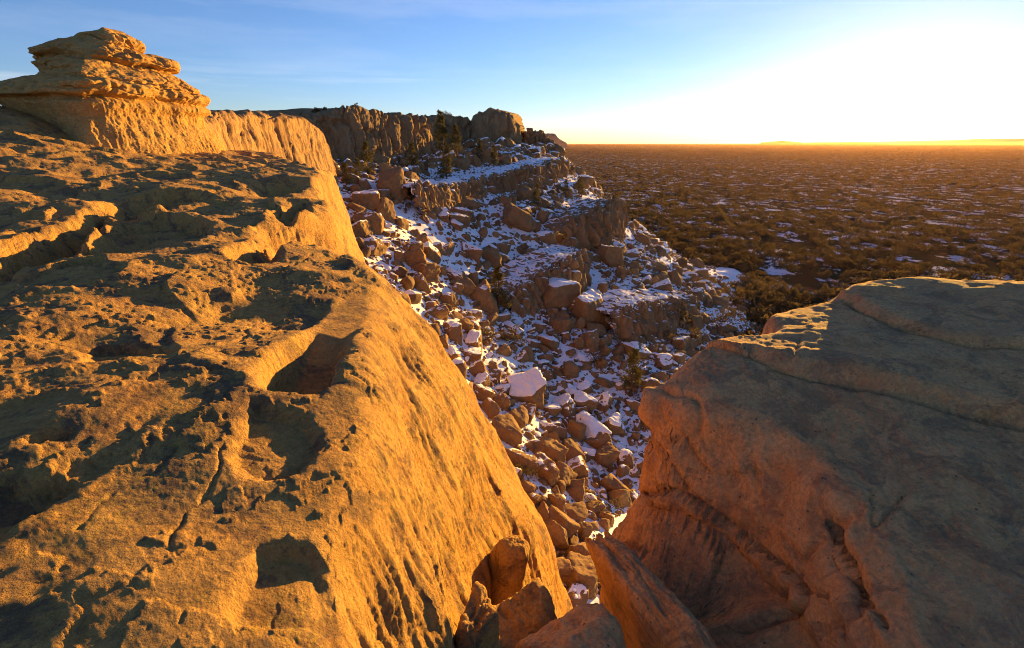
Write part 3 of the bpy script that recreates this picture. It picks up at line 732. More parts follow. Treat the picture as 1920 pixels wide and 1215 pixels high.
# ================================================================== CLIFFS
def cliff(name, label, cat, pts, mat, seed, back=30.0, batter=0.10, rib=1.6, ribfreq=0.14, dens=0.35, toprough=0.6, zstep=0.35, crackw=1.0, toplean=0.0, rnd=1.2, snow=None):
    """pts: (px, depth y, py of the top, py of the base); a wall through them, rounded over to a plateau behind"""
    P = [];
    for px, y, pt, pb in pts:
        if y is None: y = march(px, pb, ground, 20, 330, 1400)[1]
        a = at_y(px, pt, y); b = at_y(px, pb, y); P.append((a[0], a[1], a[2], b[2]))
    P = smooth_line(np.array(P), 12)
    L = np.concatenate([[0], np.cumsum(np.linalg.norm(np.diff(P[:, :2], axis=0), axis=1))])
    n = int(max(60, L[-1] / dens)); s = np.linspace(0, L[-1], n)
    x, y, zt, zb = (np.interp(s, L, P[:, k]) for k in range(4))
    tx, ty = np.gradient(x), np.gradient(y); tl = np.hypot(tx, ty); nx, ny = ty / tl, -tx / tl     # right of the walk = out
    for _ in range(30):
        nx = np.convolve(np.pad(nx, 4, mode='edge'), np.ones(9) / 9, 'valid'); ny = np.convolve(np.pad(ny, 4, mode='edge'), np.ones(9) / 9, 'valid')
    mx, my = nx.mean(), ny.mean(); ml = math.hypot(mx, my); mx /= ml; my /= ml
    H = (zt - zb).max(); m1 = int(max(30, H / zstep)); m2, m3 = 16, 26
    PS = np.stack([x, y, 0 * x], -1)
    zt = zt + noise(PS, 0.16, seed + 3, 4, 0.55) * toprough
    rows = []
    for v in np.linspace(0, 1, m1):
        z = zb - 4 + (zt - rnd - zb + 4) * v
        o = batter * (zt - z) ; rows.append(np.stack([x + nx * o, y + ny * o, z], -1))
    for v in np.linspace(0, 1, m2 + 1)[1:]:
        an = v * math.pi / 2; o = batter * rnd - rnd * (1 - math.cos(an)); z = zt - rnd + rnd * math.sin(an)
        rows.append(np.stack([x + nx * o, y + ny * o, z], -1))
    base_o = batter * rnd - rnd
    for v in np.geomspace(0.02, 1, m3):
        rows.append(np.stack([x + nx * base_o - mx * back * v, y + ny * base_o - my * back * v, zt + toplean * back * v], -1))
    V = np.array(rows).transpose(1, 0, 2)
    N = grid_normals(V); out = np.stack([nx, ny, 0 * nx], -1)[:, None]
    N *= np.sign((N[:, :m1] * out).sum(-1).mean())
    wv = noise(V, 0.12, seed + 9, 2)[..., None] * 1.5
    Q = V + wv
    d = noise(Q, (ribfreq, ribfreq, ribfreq * 0.16), seed, 3, 0.5) * rib
    d += -np.abs(noise(Q, (ribfreq * 2.3, ribfreq * 2.3, ribfreq * 0.25), seed + 1, 2, 0.5)) ** 0.7 * rib * -0.9 * crackw - 0.3 * rib
    d += noise(V, (0.5, 0.5, 0.22), seed + 2, 5, 0.6) * rib * 0.30 + noise(V, (0.15, 0.15, 0.9), seed + 4, 3, 0.55) * rib * 0.18
    w1, w2 = worley(Q, (ribfreq * 1.6, ribfreq * 1.6, ribfreq * 0.5), seed)
    d -= crackw * rib * 0.5 * sstep(0.12, 0.0, w2 - w1)
    w1, w2 = worley(V + 0.5 * noise(V, 0.6, seed + 6, 2)[..., None], (0.42, 0.42, 0.30), seed + 5)
    d -= rib * 0.16 * sstep(0.14, 0.0, w2 - w1) + 0.10 * rib * (w1 - 0.4)
    tf = np.ones(V.shape[1]); tf[m1 + m2:] = 0.35
    V = V + N * (d * tf)[..., None]
    F = grid_faces(V.shape[0], V.shape[1])
    c = V[:, 0].mean(0)
    o = mesh_obj(name, V.reshape(-1, 3), F, mat, loc=c)
    if snow is not None:
        p = V.reshape(-1, 3).copy(); fl = F if (N[:, m1 + m2 + 3, 2].mean() > 0) == (np.cross(p[F[:, 1]] - p[F[:, 0]], p[F[:, 2]] - p[F[:, 0]])[:, 2].mean() > 0) else F[:, ::-1]
        tf_ = np.concatenate([fl[:, [0, 1, 2]], fl[:, [0, 2, 3]]])
        if vnormals(p, tf_)[:, 2].mean() < 0: tf_ = tf_[:, ::-1]
        cap = snow_on(p, tf_, 2.5, snow, c, 0.06, False)
        if cap is not None: mesh_obj('snow_cap', cap[0] - c, cap[1], M_snow, parent=o)
    return tag(o, label, cat)
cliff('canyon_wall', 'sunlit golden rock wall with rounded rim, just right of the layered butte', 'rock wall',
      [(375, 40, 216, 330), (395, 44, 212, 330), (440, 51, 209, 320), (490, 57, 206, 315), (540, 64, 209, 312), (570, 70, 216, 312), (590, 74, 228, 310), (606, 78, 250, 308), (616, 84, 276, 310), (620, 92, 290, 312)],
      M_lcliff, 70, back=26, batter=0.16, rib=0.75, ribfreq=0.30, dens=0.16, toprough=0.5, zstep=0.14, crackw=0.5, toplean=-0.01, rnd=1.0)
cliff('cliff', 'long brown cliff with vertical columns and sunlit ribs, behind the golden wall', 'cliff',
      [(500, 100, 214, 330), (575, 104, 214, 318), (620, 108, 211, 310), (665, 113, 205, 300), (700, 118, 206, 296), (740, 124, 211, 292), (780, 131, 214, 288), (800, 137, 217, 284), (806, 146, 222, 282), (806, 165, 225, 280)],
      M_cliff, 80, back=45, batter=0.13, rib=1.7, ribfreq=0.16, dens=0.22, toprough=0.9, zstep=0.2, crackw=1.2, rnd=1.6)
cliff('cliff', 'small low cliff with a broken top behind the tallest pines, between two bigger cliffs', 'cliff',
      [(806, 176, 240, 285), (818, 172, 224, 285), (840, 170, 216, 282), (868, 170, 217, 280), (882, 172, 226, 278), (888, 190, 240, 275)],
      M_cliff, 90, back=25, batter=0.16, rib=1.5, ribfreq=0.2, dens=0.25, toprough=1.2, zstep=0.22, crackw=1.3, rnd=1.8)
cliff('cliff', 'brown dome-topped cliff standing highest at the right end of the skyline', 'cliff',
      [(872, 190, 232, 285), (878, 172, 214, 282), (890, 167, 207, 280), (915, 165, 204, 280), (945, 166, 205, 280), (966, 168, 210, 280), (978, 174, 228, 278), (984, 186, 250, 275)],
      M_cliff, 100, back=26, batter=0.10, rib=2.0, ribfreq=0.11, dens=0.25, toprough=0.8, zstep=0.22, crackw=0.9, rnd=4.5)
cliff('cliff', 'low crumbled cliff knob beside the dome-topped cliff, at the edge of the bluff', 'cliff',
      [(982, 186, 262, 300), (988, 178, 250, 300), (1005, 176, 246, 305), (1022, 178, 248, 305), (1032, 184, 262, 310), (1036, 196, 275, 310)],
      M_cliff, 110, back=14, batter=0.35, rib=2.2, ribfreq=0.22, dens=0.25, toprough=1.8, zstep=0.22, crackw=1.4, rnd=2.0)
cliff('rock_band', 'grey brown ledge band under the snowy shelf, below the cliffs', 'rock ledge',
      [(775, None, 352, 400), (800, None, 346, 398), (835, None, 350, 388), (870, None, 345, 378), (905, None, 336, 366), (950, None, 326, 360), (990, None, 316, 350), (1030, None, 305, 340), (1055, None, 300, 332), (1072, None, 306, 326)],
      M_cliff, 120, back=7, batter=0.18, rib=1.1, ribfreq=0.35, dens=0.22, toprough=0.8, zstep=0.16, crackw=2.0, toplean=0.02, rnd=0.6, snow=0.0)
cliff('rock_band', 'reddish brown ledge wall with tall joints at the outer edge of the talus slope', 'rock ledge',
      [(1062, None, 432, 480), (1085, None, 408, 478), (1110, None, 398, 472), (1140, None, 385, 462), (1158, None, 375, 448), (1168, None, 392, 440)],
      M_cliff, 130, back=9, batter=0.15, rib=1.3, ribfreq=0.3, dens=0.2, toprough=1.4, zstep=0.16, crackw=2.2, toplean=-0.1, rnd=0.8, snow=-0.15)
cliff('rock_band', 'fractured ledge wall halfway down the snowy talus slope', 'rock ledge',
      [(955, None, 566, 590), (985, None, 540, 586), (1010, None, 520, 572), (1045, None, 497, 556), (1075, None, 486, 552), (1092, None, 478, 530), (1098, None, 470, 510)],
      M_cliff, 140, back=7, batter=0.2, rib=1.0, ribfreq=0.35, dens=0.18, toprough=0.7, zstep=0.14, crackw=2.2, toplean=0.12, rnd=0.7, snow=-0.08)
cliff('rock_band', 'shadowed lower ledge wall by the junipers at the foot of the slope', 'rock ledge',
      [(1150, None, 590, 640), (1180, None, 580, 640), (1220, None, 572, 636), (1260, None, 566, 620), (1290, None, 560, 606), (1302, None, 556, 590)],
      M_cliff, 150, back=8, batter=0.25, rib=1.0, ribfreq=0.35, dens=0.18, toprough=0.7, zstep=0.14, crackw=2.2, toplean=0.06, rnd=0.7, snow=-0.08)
# ================================================================== FOREGROUND ROCKS between the two masses
def rock_thing(name, label, cat, ctrs, mat, sub=5, group=None, sharp=10, rough=0.06, seed=0, planes=9):
    """one stone: (point, half sizes, rotation)"""
    c, size, rot = ctrs
    rng = np.random.RandomState(seed)
    p, f = stone(rng, sub, size, sharp, planes, rough, rotm(*rot))
    p = p + c
    n = vnormals(p, f)
    p = p + n * (noise(p, 2.2, seed, 4, 0.55) * 0.06 + noise(p, 7, seed + 1, 5, 0.68) * 0.018)[:, None]
    return tag(mesh_obj(name, p, f, mat, loc=(c[0], c[1], p[:, 2].min())), label, cat, group)
rock_thing('leaning_slab', 'thick grey slab leaning in the gap beside the outcrop, dark on its right side', 'rock slab', (np.array([1.72, 4.25, -5.42]), (0.22, 1.40, 1.0), (-0.34, -0.26, 0.31)), M_out, seed=3, sharp=16, rough=0.08, planes=4)
rock_thing('boulder', 'rounded grey boulder lowest in the photo, wedged below the leaning slab', 'boulder', (at_z(1075, 1225, -4.6) + np.array([0, 0.0, -0.33]), (0.48, 0.46, 0.60), (0.1, 0.2, 0.4)), M_out, seed=5, sharp=26, rough=0.10, planes=6)
rock_thing('boulder', 'dark broad boulder in shadow at the bottom of the gap, gold only along its top', 'boulder', (at_z(985, 1160, -5.0) + np.array([0.0, 0.1, -0.75]), (0.40, 0.50, 0.80), (0.15, -0.1, 0.3)), M_ledge, seed=6, sharp=26, rough=0.10, planes=6)
rock_thing('boulder', 'upright brown boulder standing against the foot of the cliff face at the bottom edge', 'boulder', (at_z(893, 1175, -4.5) + np.array([0.0, 0.05, -0.55]), (0.22, 0.40, 0.70), (0.1, 0.12, -0.2)), M_ledge, seed=8, sharp=30, rough=0.11, planes=6)
rock_thing('rock_buttress', 'rounded golden buttress of rock leaning on the cliff face above the shaded boulders', 'rock buttress', (at_z(940, 1055, -5.6) + np.array([0.0, 0.2, -0.62]), (0.28, 0.45, 1.0), (-0.15, 0.30, 0.2)), M_ledge, seed=9, sharp=6)

# ================================================================== BOULDERS of the talus
rng = np.random.RandomState(11)
VIS = [(640, 330), (700, 300), (820, 275), (985, 262), (1045, 268), (1075, 310), (1140, 375), (1180, 420), (1260, 480), (1340, 525), (1440, 560), (1420, 640), (1340, 650), (1260, 720), (1215, 800), (1212, 930), (1150, 975), (1110, 1030),
       (1150, 1190), (1040, 1120), (1000, 1010), (940, 850), (870, 700), (800, 580), (740, 480), (640, 430)]
stones = []                                           # x, y, radius, special dict
# stones that can be told apart in the photo: px, py of the foot, width, height in photo pixels, flatness, tilt, snow, label
SPECIAL = [
    (737, 366, 58, 62, (0.75, 1.0, 1.1), (0.1, -0.25, 0.3), -1, 'tall square brown block leaning left on the slope below the long cliff'),
    (688, 388, 50, 38, (1, 1, 0.85), (0, 0, 0.3), -0.05, 'round boulder with a thin snow cap sitting on a pale block beside the ledge'),
    (690, 428, 56, 46, (1, 1.0, 0.9), (0, 0.1, 0.1), -0.3, 'pale frosted block under the round boulder, beside the ledge'),
    (905, 578, 56, 66, (0.8, 1.0, 1.1), (0.1, -0.3, 0.4), -0.25, 'big orange brown boulder leaning beside the tall pine'),
    (985, 745, 72, 62, (1.1, 1.0, 0.85), (0.5, 0.05, 0.2), 0.45, 'large block whose sloping face is plastered white with snow'),
    (1130, 866, 48, 48, (1, 1, 1), (0, 0, 0.4), -0.6, 'smooth round bare boulder below the long snow chute'),
    (1025, 866, 50, 54, (0.9, 1, 1.1), (0.1, 0.2, 0.7), -0.8, 'bare angular boulder left of two rounder ones, low on the talus'),
    (1072, 862, 40, 48, (0.9, 1, 1.0), (0.1, 0.2, 0.2), -0.8, 'bare brown boulder between the angular one and the smooth round one'),
    (948, 815, 62, 46, (1.2, 1, 0.8), (0.1, 0.25, 0.2), -0.8, 'bare golden brown boulder near the cliff face, low on the slope'),
    (975, 422, 60, 40, (1.2, 1, 0.9), (0, 0.5, 0.2), -0.9, 'pointed brown slab tipped to the right in the middle of the upper slope'),
    (775, 492, 48, 38, (1.1, 1, 0.9), (0, -0.3, 0.2), -0.9, 'sunlit orange boulder just beyond the nose of the ledge'),
    (795, 516, 44, 34, (1, 1, 0.9), (0, 0.2, 0.9), -0.9, 'blocky brown boulder just below the sunlit orange one'),
    (720, 405, 44, 50, (0.9, 1, 1.1), (0, 0, 0.5), -0.9, 'grey standing block right of the pale frosted block'),
    (820, 382, 44, 40, (0.9, 1, 1.0), (0, 0.1, 0.2), -0.2, 'tan split block at the left end of the grey ledge band'),
    (882, 480, 36, 34, (0.9, 1, 1.1), (0, 0.3, 0.3), 0.05, 'upright boulder with a snowy left face in the middle of the slope'),
    (848, 632, 40, 42, (1, 1, 1), (0, 0.1, 0.3), 0.1, 'boulder with a snowy top beside the cliff face'),
    (1078, 968, 50, 24, (1.3, 0.9, 0.55), (0, 0.1, 0.2), -0.9, 'long flat golden stone lying low on the slope'),
    (1096, 1005, 24, 38, (0.6, 0.8, 1.2), (0, 0.2, 0.3), -0.9, 'narrow upright stone below the long flat golden one'),
    (1042, 1075, 44, 40, (1, 1, 0.9), (0, 0.1, 0.2), -0.9, 'pinkish brown boulder at the foot of the gap'),
    (1085, 1090, 60, 52, (1.1, 1, 0.9), (0, 0.3, 0.2), -0.9, 'pale jointed boulder at the foot of the gap beside the leaning slab'),
    (1150, 806, 40, 42, (0.9, 1.1, 0.9), (0.2, 0.2, 0.3), 0.5, 'oblong boulder thickly covered in snow beside the snow chute'),
    (1105, 815, 56, 48, (1.1, 1.2, 0.7), (0.4, 0.0, 0.4), 0.5, 'snow plastered sloping slab at the foot of the snow chute'),
    (1090, 760, 46, 38, (1.1, 1, 0.85), (0.1, 0.4, 0.3), 0.0, 'tilted boulder with a snowy upper edge left of the snow chute'),
    (1245, 690, 32, 34, (1, 1, 1), (0, 0, 0.3), 0.15, 'snow topped boulder alone near the corner of the shaded outcrop'),
    (1070, 705, 34, 42, (0.8, 1, 1.2), (0.1, 0.1, 0.3), -0.4, 'rounded upright boulder in the middle of the slope'),
    (1100, 600, 62, 66, (1, 1, 1.0), (0.1, 0.1, 0.5), 0.0, 'tall frosted outcrop block with dark seams, right of the tall pine'),
    (1040, 560, 90, 60, (1.3, 1, 0.8), (0.1, 0.1, 0.2), 0.1, 'massive reddish block with snow along its top in the middle of the slope'),
    (1140, 490, 50, 46, (1, 1, 1), (0, 0.1, 0.5), -0.3, 'dark square block below the jointed ledge wall'),
]
for px, py, wpx, hpx, fl, rt, sn, lb in SPECIAL:
    g = on_ground(px, py); k = np.linalg.norm(g) / FPX
    rx, rz = wpx * k * 0.49, hpx * k * 0.49
    stones.append(dict(x=g[0], y=g[1], r=max(rx, rz), size=(rx * 1.0, rx * fl[1], rz), rot=rotm(*rt), snow=sn, label=lb, ppx=(px, py - hpx / 2)))
# random ones
cand = []
N0 = 130000
cx_ = rng.uniform(-35, 62, N0); cy_ = rng.uniform(24, 185, N0)
cz_ = ground(cx_, cy_)
ppx, ppy, pd = project(np.stack([cx_, cy_, cz_], -1))
ok = inpoly(ppx, ppy, VIS) | (inpoly(ppx, ppy + 25, VIS)) | inpoly(ppx + 70, ppy, VIS) | inpoly(ppx + 140, ppy, VIS)
rad = np.clip(0.18 * rng.uniform(0.012, 1, N0) ** -0.50, 0.18, 1.45) * (0.85 + 0.35 * sstep(40, 100, cy_))
dens = 0.46 + 0.9 * noise(np.stack([cx_, cy_, 0 * cx_], -1), 0.06, 61, 2) + 0.5 * sstep(70, 35, cy_) + 0.25 * noise(np.stack([cx_, cy_, 0 * cx_], -1), 0.25, 62, 2)
BANDS = [[(770, 335), (1080, 288), (1085, 345), (1000, 362), (880, 385), (780, 415)], [(1055, 375), (1175, 365), (1185, 455), (1100, 495), (1060, 490)], [(945, 500), (1000, 490), (1105, 455), (1110, 530), (1060, 575), (955, 615)], [(1140, 570), (1300, 545), (1315, 600), (1200, 655), (1140, 655)]]
for bq in BANDS: dens = np.where(inpoly(ppx, ppy, bq), dens - 0.9 * (rad > 0.35), dens)
for bq in BANDS: ok &= ~(inpoly(ppx, ppy, bq) & (rad > 0.45))
dens *= sstep(62, 50, cx_ + 0 * cy_) * (1 - 0.65 * sstep(0, 1, (cx_ - 28) / 20))
ok &= rng.uniform(0, 1, N0) < np.clip(dens, 0.07, 1)
idx = np.nonzero(ok)[0]
placed = {}
def free(x, y, r):
    i, j = int(x // 3), int(y // 3)
    for a in range(i - 2, i + 3):
        for b in range(j - 2, j + 3):
            for (u, v, q) in placed.get((a, b), ()):
                if (u - x) ** 2 + (v - y) ** 2 < (0.72 * (q + r)) ** 2: return False
    return True
for st_ in stones: placed.setdefault((int(st_['x'] // 3), int(st_['y'] // 3)), []).append((st_['x'], st_['y'], st_['r']))
idx = idx[np.argsort(-rad[idx])]
for i in idx:
    x, y, r = cx_[i], cy_[i], rad[i]
    if free(x, y, r):
        placed.setdefault((int(x // 3), int(y // 3)), []).append((x, y, r))
        e = rng.uniform(0.5, 1.4, 3)
        stones.append(dict(x=x, y=y, r=r, size=(r * e[0], r * e[1], r * e[2] * 0.85), rot=None, snow=None, label=None, ppx=(ppx[i], ppy[i] - r * FPX / pd[i])))
def px_size(s_): return s_['r'] / math.hypot(s_['x'], s_['y'], gz(s_['x'], s_['y']))
spec = stones[:len(SPECIAL)]; rest = stones[len(SPECIAL):]
rz_ = ground(np.array([s_['x'] for s_ in rest]), np.array([s_['y'] for s_ in rest]))
for s_, z in zip(rest, rz_): s_['z'] = z; s_['psz'] = s_['r'] / math.sqrt(s_['x'] ** 2 + s_['y'] ** 2 + z * z) * FPX
for s_ in spec: s_['z'] = gz(s_['x'], s_['y'])
rest.sort(key=lambda q: -(q['psz'] if inpoly(np.array(q['ppx'][0]), np.array(q['ppx'][1]), VIS) else q['psz'] * 0.3))
NIND = 292 - len(spec)
ind, rubble = rest[:NIND], rest[NIND:]
print('stones', len(stones), 'rubble', len(rubble))
# what a bare or snowy boulder lies near, in the words of its label
MARKS = [((935, 560), 'the tall pine halfway down the slope'), ((1183, 700), 'the pine by the shaded outcrop'), ((985, 715), 'the large snow plastered block'), ((1130, 840), 'the smooth round bare boulder'),
         ((737, 335), 'the tall leaning square block'), ((905, 545), 'the big orange brown leaning boulder'), ((1040, 530), 'the massive reddish block'), ((1130, 430), 'the jointed ledge wall'), ((900, 350), 'the grey ledge band'),
         ((775, 475), 'the sunlit orange boulder beyond the nose'), ((1220, 610), 'the shadowed lower ledge wall'), ((1078, 955), 'the long flat golden stone'), ((970, 405), 'the pointed tipped slab'), ((1000, 290), 'the crumbled cliff knob'), ((1380, 560), 'the junipers at the foot of the slope'),
         ((948, 795), 'the bare golden brown boulder'), ((848, 610), 'the snow topped boulder beside the cliff face'), ((1042, 1055), 'the pinkish brown boulder in the gap')]
def near_words(p):
    (mx, my), nm = min(MARKS, key=lambda m: (m[0][0] - p[0]) ** 2 + (m[0][1] - p[1]) ** 2)
    dx, dy = p[0] - mx, p[1] - my
    if abs(dx) > 1.2 * abs(dy): w_ = 'left of' if dx < 0 else 'right of'
    else: w_ = 'just above' if dy < 0 else 'just below'
    return w_ + ' ' + nm
scap = []; ro = 0
def put_stone(s_, sub, thing=True):
    p, f = stone(rng, sub, s_['size'], rng.uniform(11, 45), rng.randint(5, 13), 0.12, s_['rot'])
    c = np.array([s_['x'], s_['y'], s_['z'] + 0.34 * s_['size'][2]])
    P = p + c
    am = s_['snow'] if s_['snow'] is not None else rng.uniform(-0.75, 0.38) - 0.55 * sstep(48, 34, s_['y'])
    cap = snow_on(p, f, s_['r'], am, c, 0.06) if am > -0.7 else None
    return P, f, c, cap, am
for s_ in spec + ind:
    P, f, c, cap, am = put_stone(s_, 4 if s_['label'] or s_.get('psz', 0) > 14 else 3)
    snowy = cap is not None and am > -0.35
    lb = s_['label'] or (('snow capped boulder ' if snowy else 'mostly bare boulder ') + near_words(s_['ppx']))
    base = np.array([c[0], c[1], P[:, 2].min()])
    o = mesh_obj('boulder', P, f, M_boulder, loc=base); tag(o, lb, 'boulder', 'boulders tumbled on the talus slope')
    if cap is not None: mesh_obj('snow_cap', cap[0] + c - base, cap[1], M_snow, parent=o)
PV, PFc, n0 = [], [], 0
POOL = [stone(rng, 2, (1, 1, 1), rng.uniform(11, 45), rng.randint(5, 12), 0.13, np.eye(3)) for _ in range(70)]
for s_ in rubble:
    p, f = POOL[rng.randint(0, 70)]
    p = (p * np.asarray(s_['size'])) @ rotm(rng.uniform(-0.6, 0.6), rng.uniform(-0.6, 0.6), rng.uniform(0, 6.28)).T
    c = np.array([s_['x'], s_['y'], s_['z'] + 0.3 * s_['size'][2]]); PV.append(p + c); PFc.append(f + n0); n0 += len(p)
    am = rng.uniform(-0.75, 0.38) - 0.55 * sstep(48, 34, s_['y'])
    if am > -0.4 and s_['r'] > 0.32:
        cap = snow_on(p, f, s_['r'], am, c, 0.08)
        if cap is not None: scap.append((cap[0] + c, cap[1]))
if PV: tag(mesh_obj('rubble', np.concatenate(PV), np.concatenate(PFc), M_boulder), 'small brown broken stones strewn all over the snowy talus slope', 'rubble', kind='stuff')

# ================================================================== SNOW lying on the talus
sx = np.arange(-45, 70, 0.3); sy = np.arange(24, 200, 0.3)
SX, SY = np.meshgrid(sx, sy, indexing='ij'); SZ = ground(SX, SY)
PS = np.stack([SX, SY, 0 * SX], -1)
mask = 0.8 * noise(PS, 0.13, 71, 4, 0.6) + 0.45 * noise(PS, 0.6, 72, 4, 0.65) + 0.36
mask += -0.35 * sstep(46, 34, SY) + 0.12 * sstep(60, 90, SY) * sstep(30, 10, SX)
dzx, dzy = np.gradient(SZ, 0.3); slope = np.hypot(dzx, dzy); mask -= 0.5 * sstep(0.9, 1.8, slope)
for pix, wd, am in [([(1110, 850), (1120, 760), (1140, 715), (1165, 650)], 3.0, 0.9), ([(1000, 600), (1060, 560), (1060, 500)], 2.0, 0.4), ([(690, 440), (730, 470)], 2.5, 0.7), ([(1180, 850), (1200, 800)], 2.5, 0.7), ([(880, 330), (960, 312), (1010, 303)], 5, 0.5), ([(950, 545), (980, 570)], 1.6, 0.7)]:
    pl = np.array([on_ground(*q)[:2] for q in pix]); dd_, _, _ = polydist(SX, SY, pl)
    mask += am * np.exp(-(dd_ / wd) ** 2)
SZ = SZ + np.clip(mask * 0.9, -0.6, 0.22) + noise(PS, 1.1, 73, 3) * 0.03
F = grid_faces(len(sx), len(sy), keep=mask > -0.3)
V, F = compact(np.stack([SX, SY, SZ], -1).reshape(-1, 3), F[:, ::-1])
F = np.concatenate([F[:, [0, 1, 2]], F[:, [0, 2, 3]]])
vs, fs, n0 = [V], [F], len(V)
for v, f in scap: vs.append(v); fs.append(f + n0); n0 += len(v)
tag(mesh_obj('snow_cover', np.concatenate(vs), np.concatenate(fs), M_snow), 'patchy white snow lying between the boulders of the talus slope', 'snow', kind='stuff')

# ================================================================== TREES
def leaf_mat(name, c0, c1):
    a = NT(name); n = a.noise(a.tc, 0.9, 4, 0.6)
    c = a.ramp(n, [(0.35, c0), (0.65, c1)])
    m = a.finish(c, 0.9, None, 0.05)
    tr = a.n.new('ShaderNodeBsdfTranslucent'); a.link(a.mix(0.5, c, (0.16, 0.13, 0.03)), tr.inputs[0])
    mx = a.n.new('ShaderNodeMixShader'); mx.inputs[0].default_value = 0.2
    a.link(a.bsdf.outputs[0], mx.inputs[1]); a.link(tr.outputs[0], mx.inputs[2]); a.link(mx.outputs[0], a.n['Material Output'].inputs[0])
    return m
M_needle = leaf_mat('pine_needles', (0.07, 0.068, 0.024), (0.18, 0.15, 0.048))
M_juni = leaf_mat('juniper_foliage', (0.08, 0.055, 0.025), (0.19, 0.118, 0.052))
M_brush = leaf_mat('brush_twigs', (0.085, 0.062, 0.035), (0.16, 0.115, 0.06))
M_bark = rock_material('bark', ((0.08, 0.05, 0.035), (0.13, 0.085, 0.06), (0.19, 0.13, 0.09)), 0.4, (1, 1, 0.2), 0.3, None, 0.8, 0)
def tube(pts, rad_, sides=7):
    pts = np.asarray(pts, float); rows = []
    for k, p in enumerate(pts):
        t = pts[min(k + 1, len(pts) - 1)] - pts[max(k - 1, 0)]; t /= max(np.linalg.norm(t), 1e-9)
        u = np.cross(t, [0.31, 0.95, 0.1]); u /= np.linalg.norm(u); v = np.cross(t, u)
        an = np.linspace(0, 2 * math.pi, sides, endpoint=False)
        rows.append(p + rad_[k] * (np.cos(an)[:, None] * u + np.sin(an)[:, None] * v))
    V = np.concatenate(rows); return V, grid_faces(len(pts), sides, wrap=True)
def cards(cen, out, ln, wd, rng):
    """one slim quad per centre, about along its outward direction"""
    n = len(cen); d = out + rng.normal(size=(n, 3)) * 0.45; d /= np.linalg.norm(d, axis=1)[:, None]
    s2 = np.cross(d, rng.normal(size=(n, 3))); s2 /= np.maximum(np.linalg.norm(s2, axis=1)[:, None], 1e-6)
    L = (ln * rng.uniform(0.6, 1.3, n))[:, None]; W = (wd * rng.uniform(0.7, 1.3, n))[:, None]
    V = np.stack([cen - s2 * W * 0.5, cen + s2 * W * 0.5, cen + d * L + s2 * W * 0.35, cen + d * L - s2 * W * 0.35], 1).reshape(-1, 3)
    return V, np.arange(4 * n).reshape(-1, 4)
def merge(parts):
    vs, fs, n = [], [], 0
    for v, f in parts: vs.append(v); fs.append(f + n); n += len(v)
    return np.concatenate(vs), np.concatenate(fs)
def pine_parts(h, rng, spread=0.2, start=0.15, nb=70, per=26, quad=0.26):
    lean = rng.normal(size=2) * 0.03 * h; zs = np.linspace(0, h, 9)
    tp = np.stack([lean[0] * (zs / h) ** 2, lean[1] * (zs / h) ** 2, zs], -1)
    tr = [tube(tp, np.interp(zs, [0, h * 0.1, h], [0.030 * h, 0.022 * h, 0.004 * h]))]
    cs, os_ = [], []
    for b in range(nb):
        f = start + (1 - start) * rng.uniform(0, 1) ** 0.8; z = f * h; an = rng.uniform(0, 6.28)
        L = spread * h * (1.05 - f) ** 0.75 * rng.uniform(0.5, 1.25) * (0.75 if f < start + 0.12 else 1)
        d = np.array([math.cos(an), math.sin(an), rng.uniform(-0.15, 0.4)]); b0 = np.array([np.interp(z, zs, tp[:, 0]), np.interp(z, zs, tp[:, 1]), z])
        tr.append(tube([b0, b0 + d * L * 0.55, b0 + d * L + np.array([0, 0, 0.1 * L])], [0.009 * h * (1 - f) + 0.01, 0.006 * h * (1 - f) + 0.008, 0.005], 4))
        t = rng.uniform(0.3, 1.05, per) ** 0.8
        c = b0 + d * (L * t)[:, None] + rng.normal(size=(per, 3)) * (0.07 * L + 0.08)
        cs.append(c); os_.append(np.repeat((d + np.array([0, 0, 0.35]))[None], per, 0))
    return merge(tr), cards(np.concatenate(cs), np.concatenate(os_), quad * 1.3, quad * 0.55, rng)
def bush_parts(h, wdt, rng, n=700, quad=0.26, nclump=9, trunk=True):
    cl = rng.normal(size=(nclump, 3)) * np.array([0.30 * wdt, 0.30 * wdt, 0.20 * h]) + np.array([0, 0, 0.56 * h])
    cl[:, 2] = np.clip(cl[:, 2], 0.25 * h, 0.85 * h); rr_ = rng.uniform(0.16, 0.30, nclump) * wdt
    k = rng.randint(0, nclump, n); d = rng.normal(size=(n, 3)); d /= np.linalg.norm(d, axis=1)[:, None]
    c = cl[k] + d * (rr_[k] * rng.uniform(0.45, 1.05, n))[:, None] * np.array([1, 1, 0.85])
    c[:, 2] = np.maximum(c[:, 2], 0.04 * h)
    cr = cards(c, d + np.array([0, 0, 0.4]), quad, quad * 0.7, rng)
    tr = []
    for q in range(min(nclump, 5)):
        tr.append(tube([(0.03 * q, 0, -0.2), cl[q] * np.array([0.4, 0.4, 0.5]), cl[q]], [0.035 * h, 0.024 * h, 0.008 * h], 5))
    return merge(tr), cr
def tree_thing(name, base, parts, mat, label, cat, group=None):
    o = empty(name, base, label, cat, group)
    mesh_obj('trunk', parts[0][0], parts[0][1], M_bark, parent=o); mesh_obj('crown', parts[1][0], parts[1][1], mat, parent=o, smooth=False)
    return o
rt = np.random.RandomState(5)
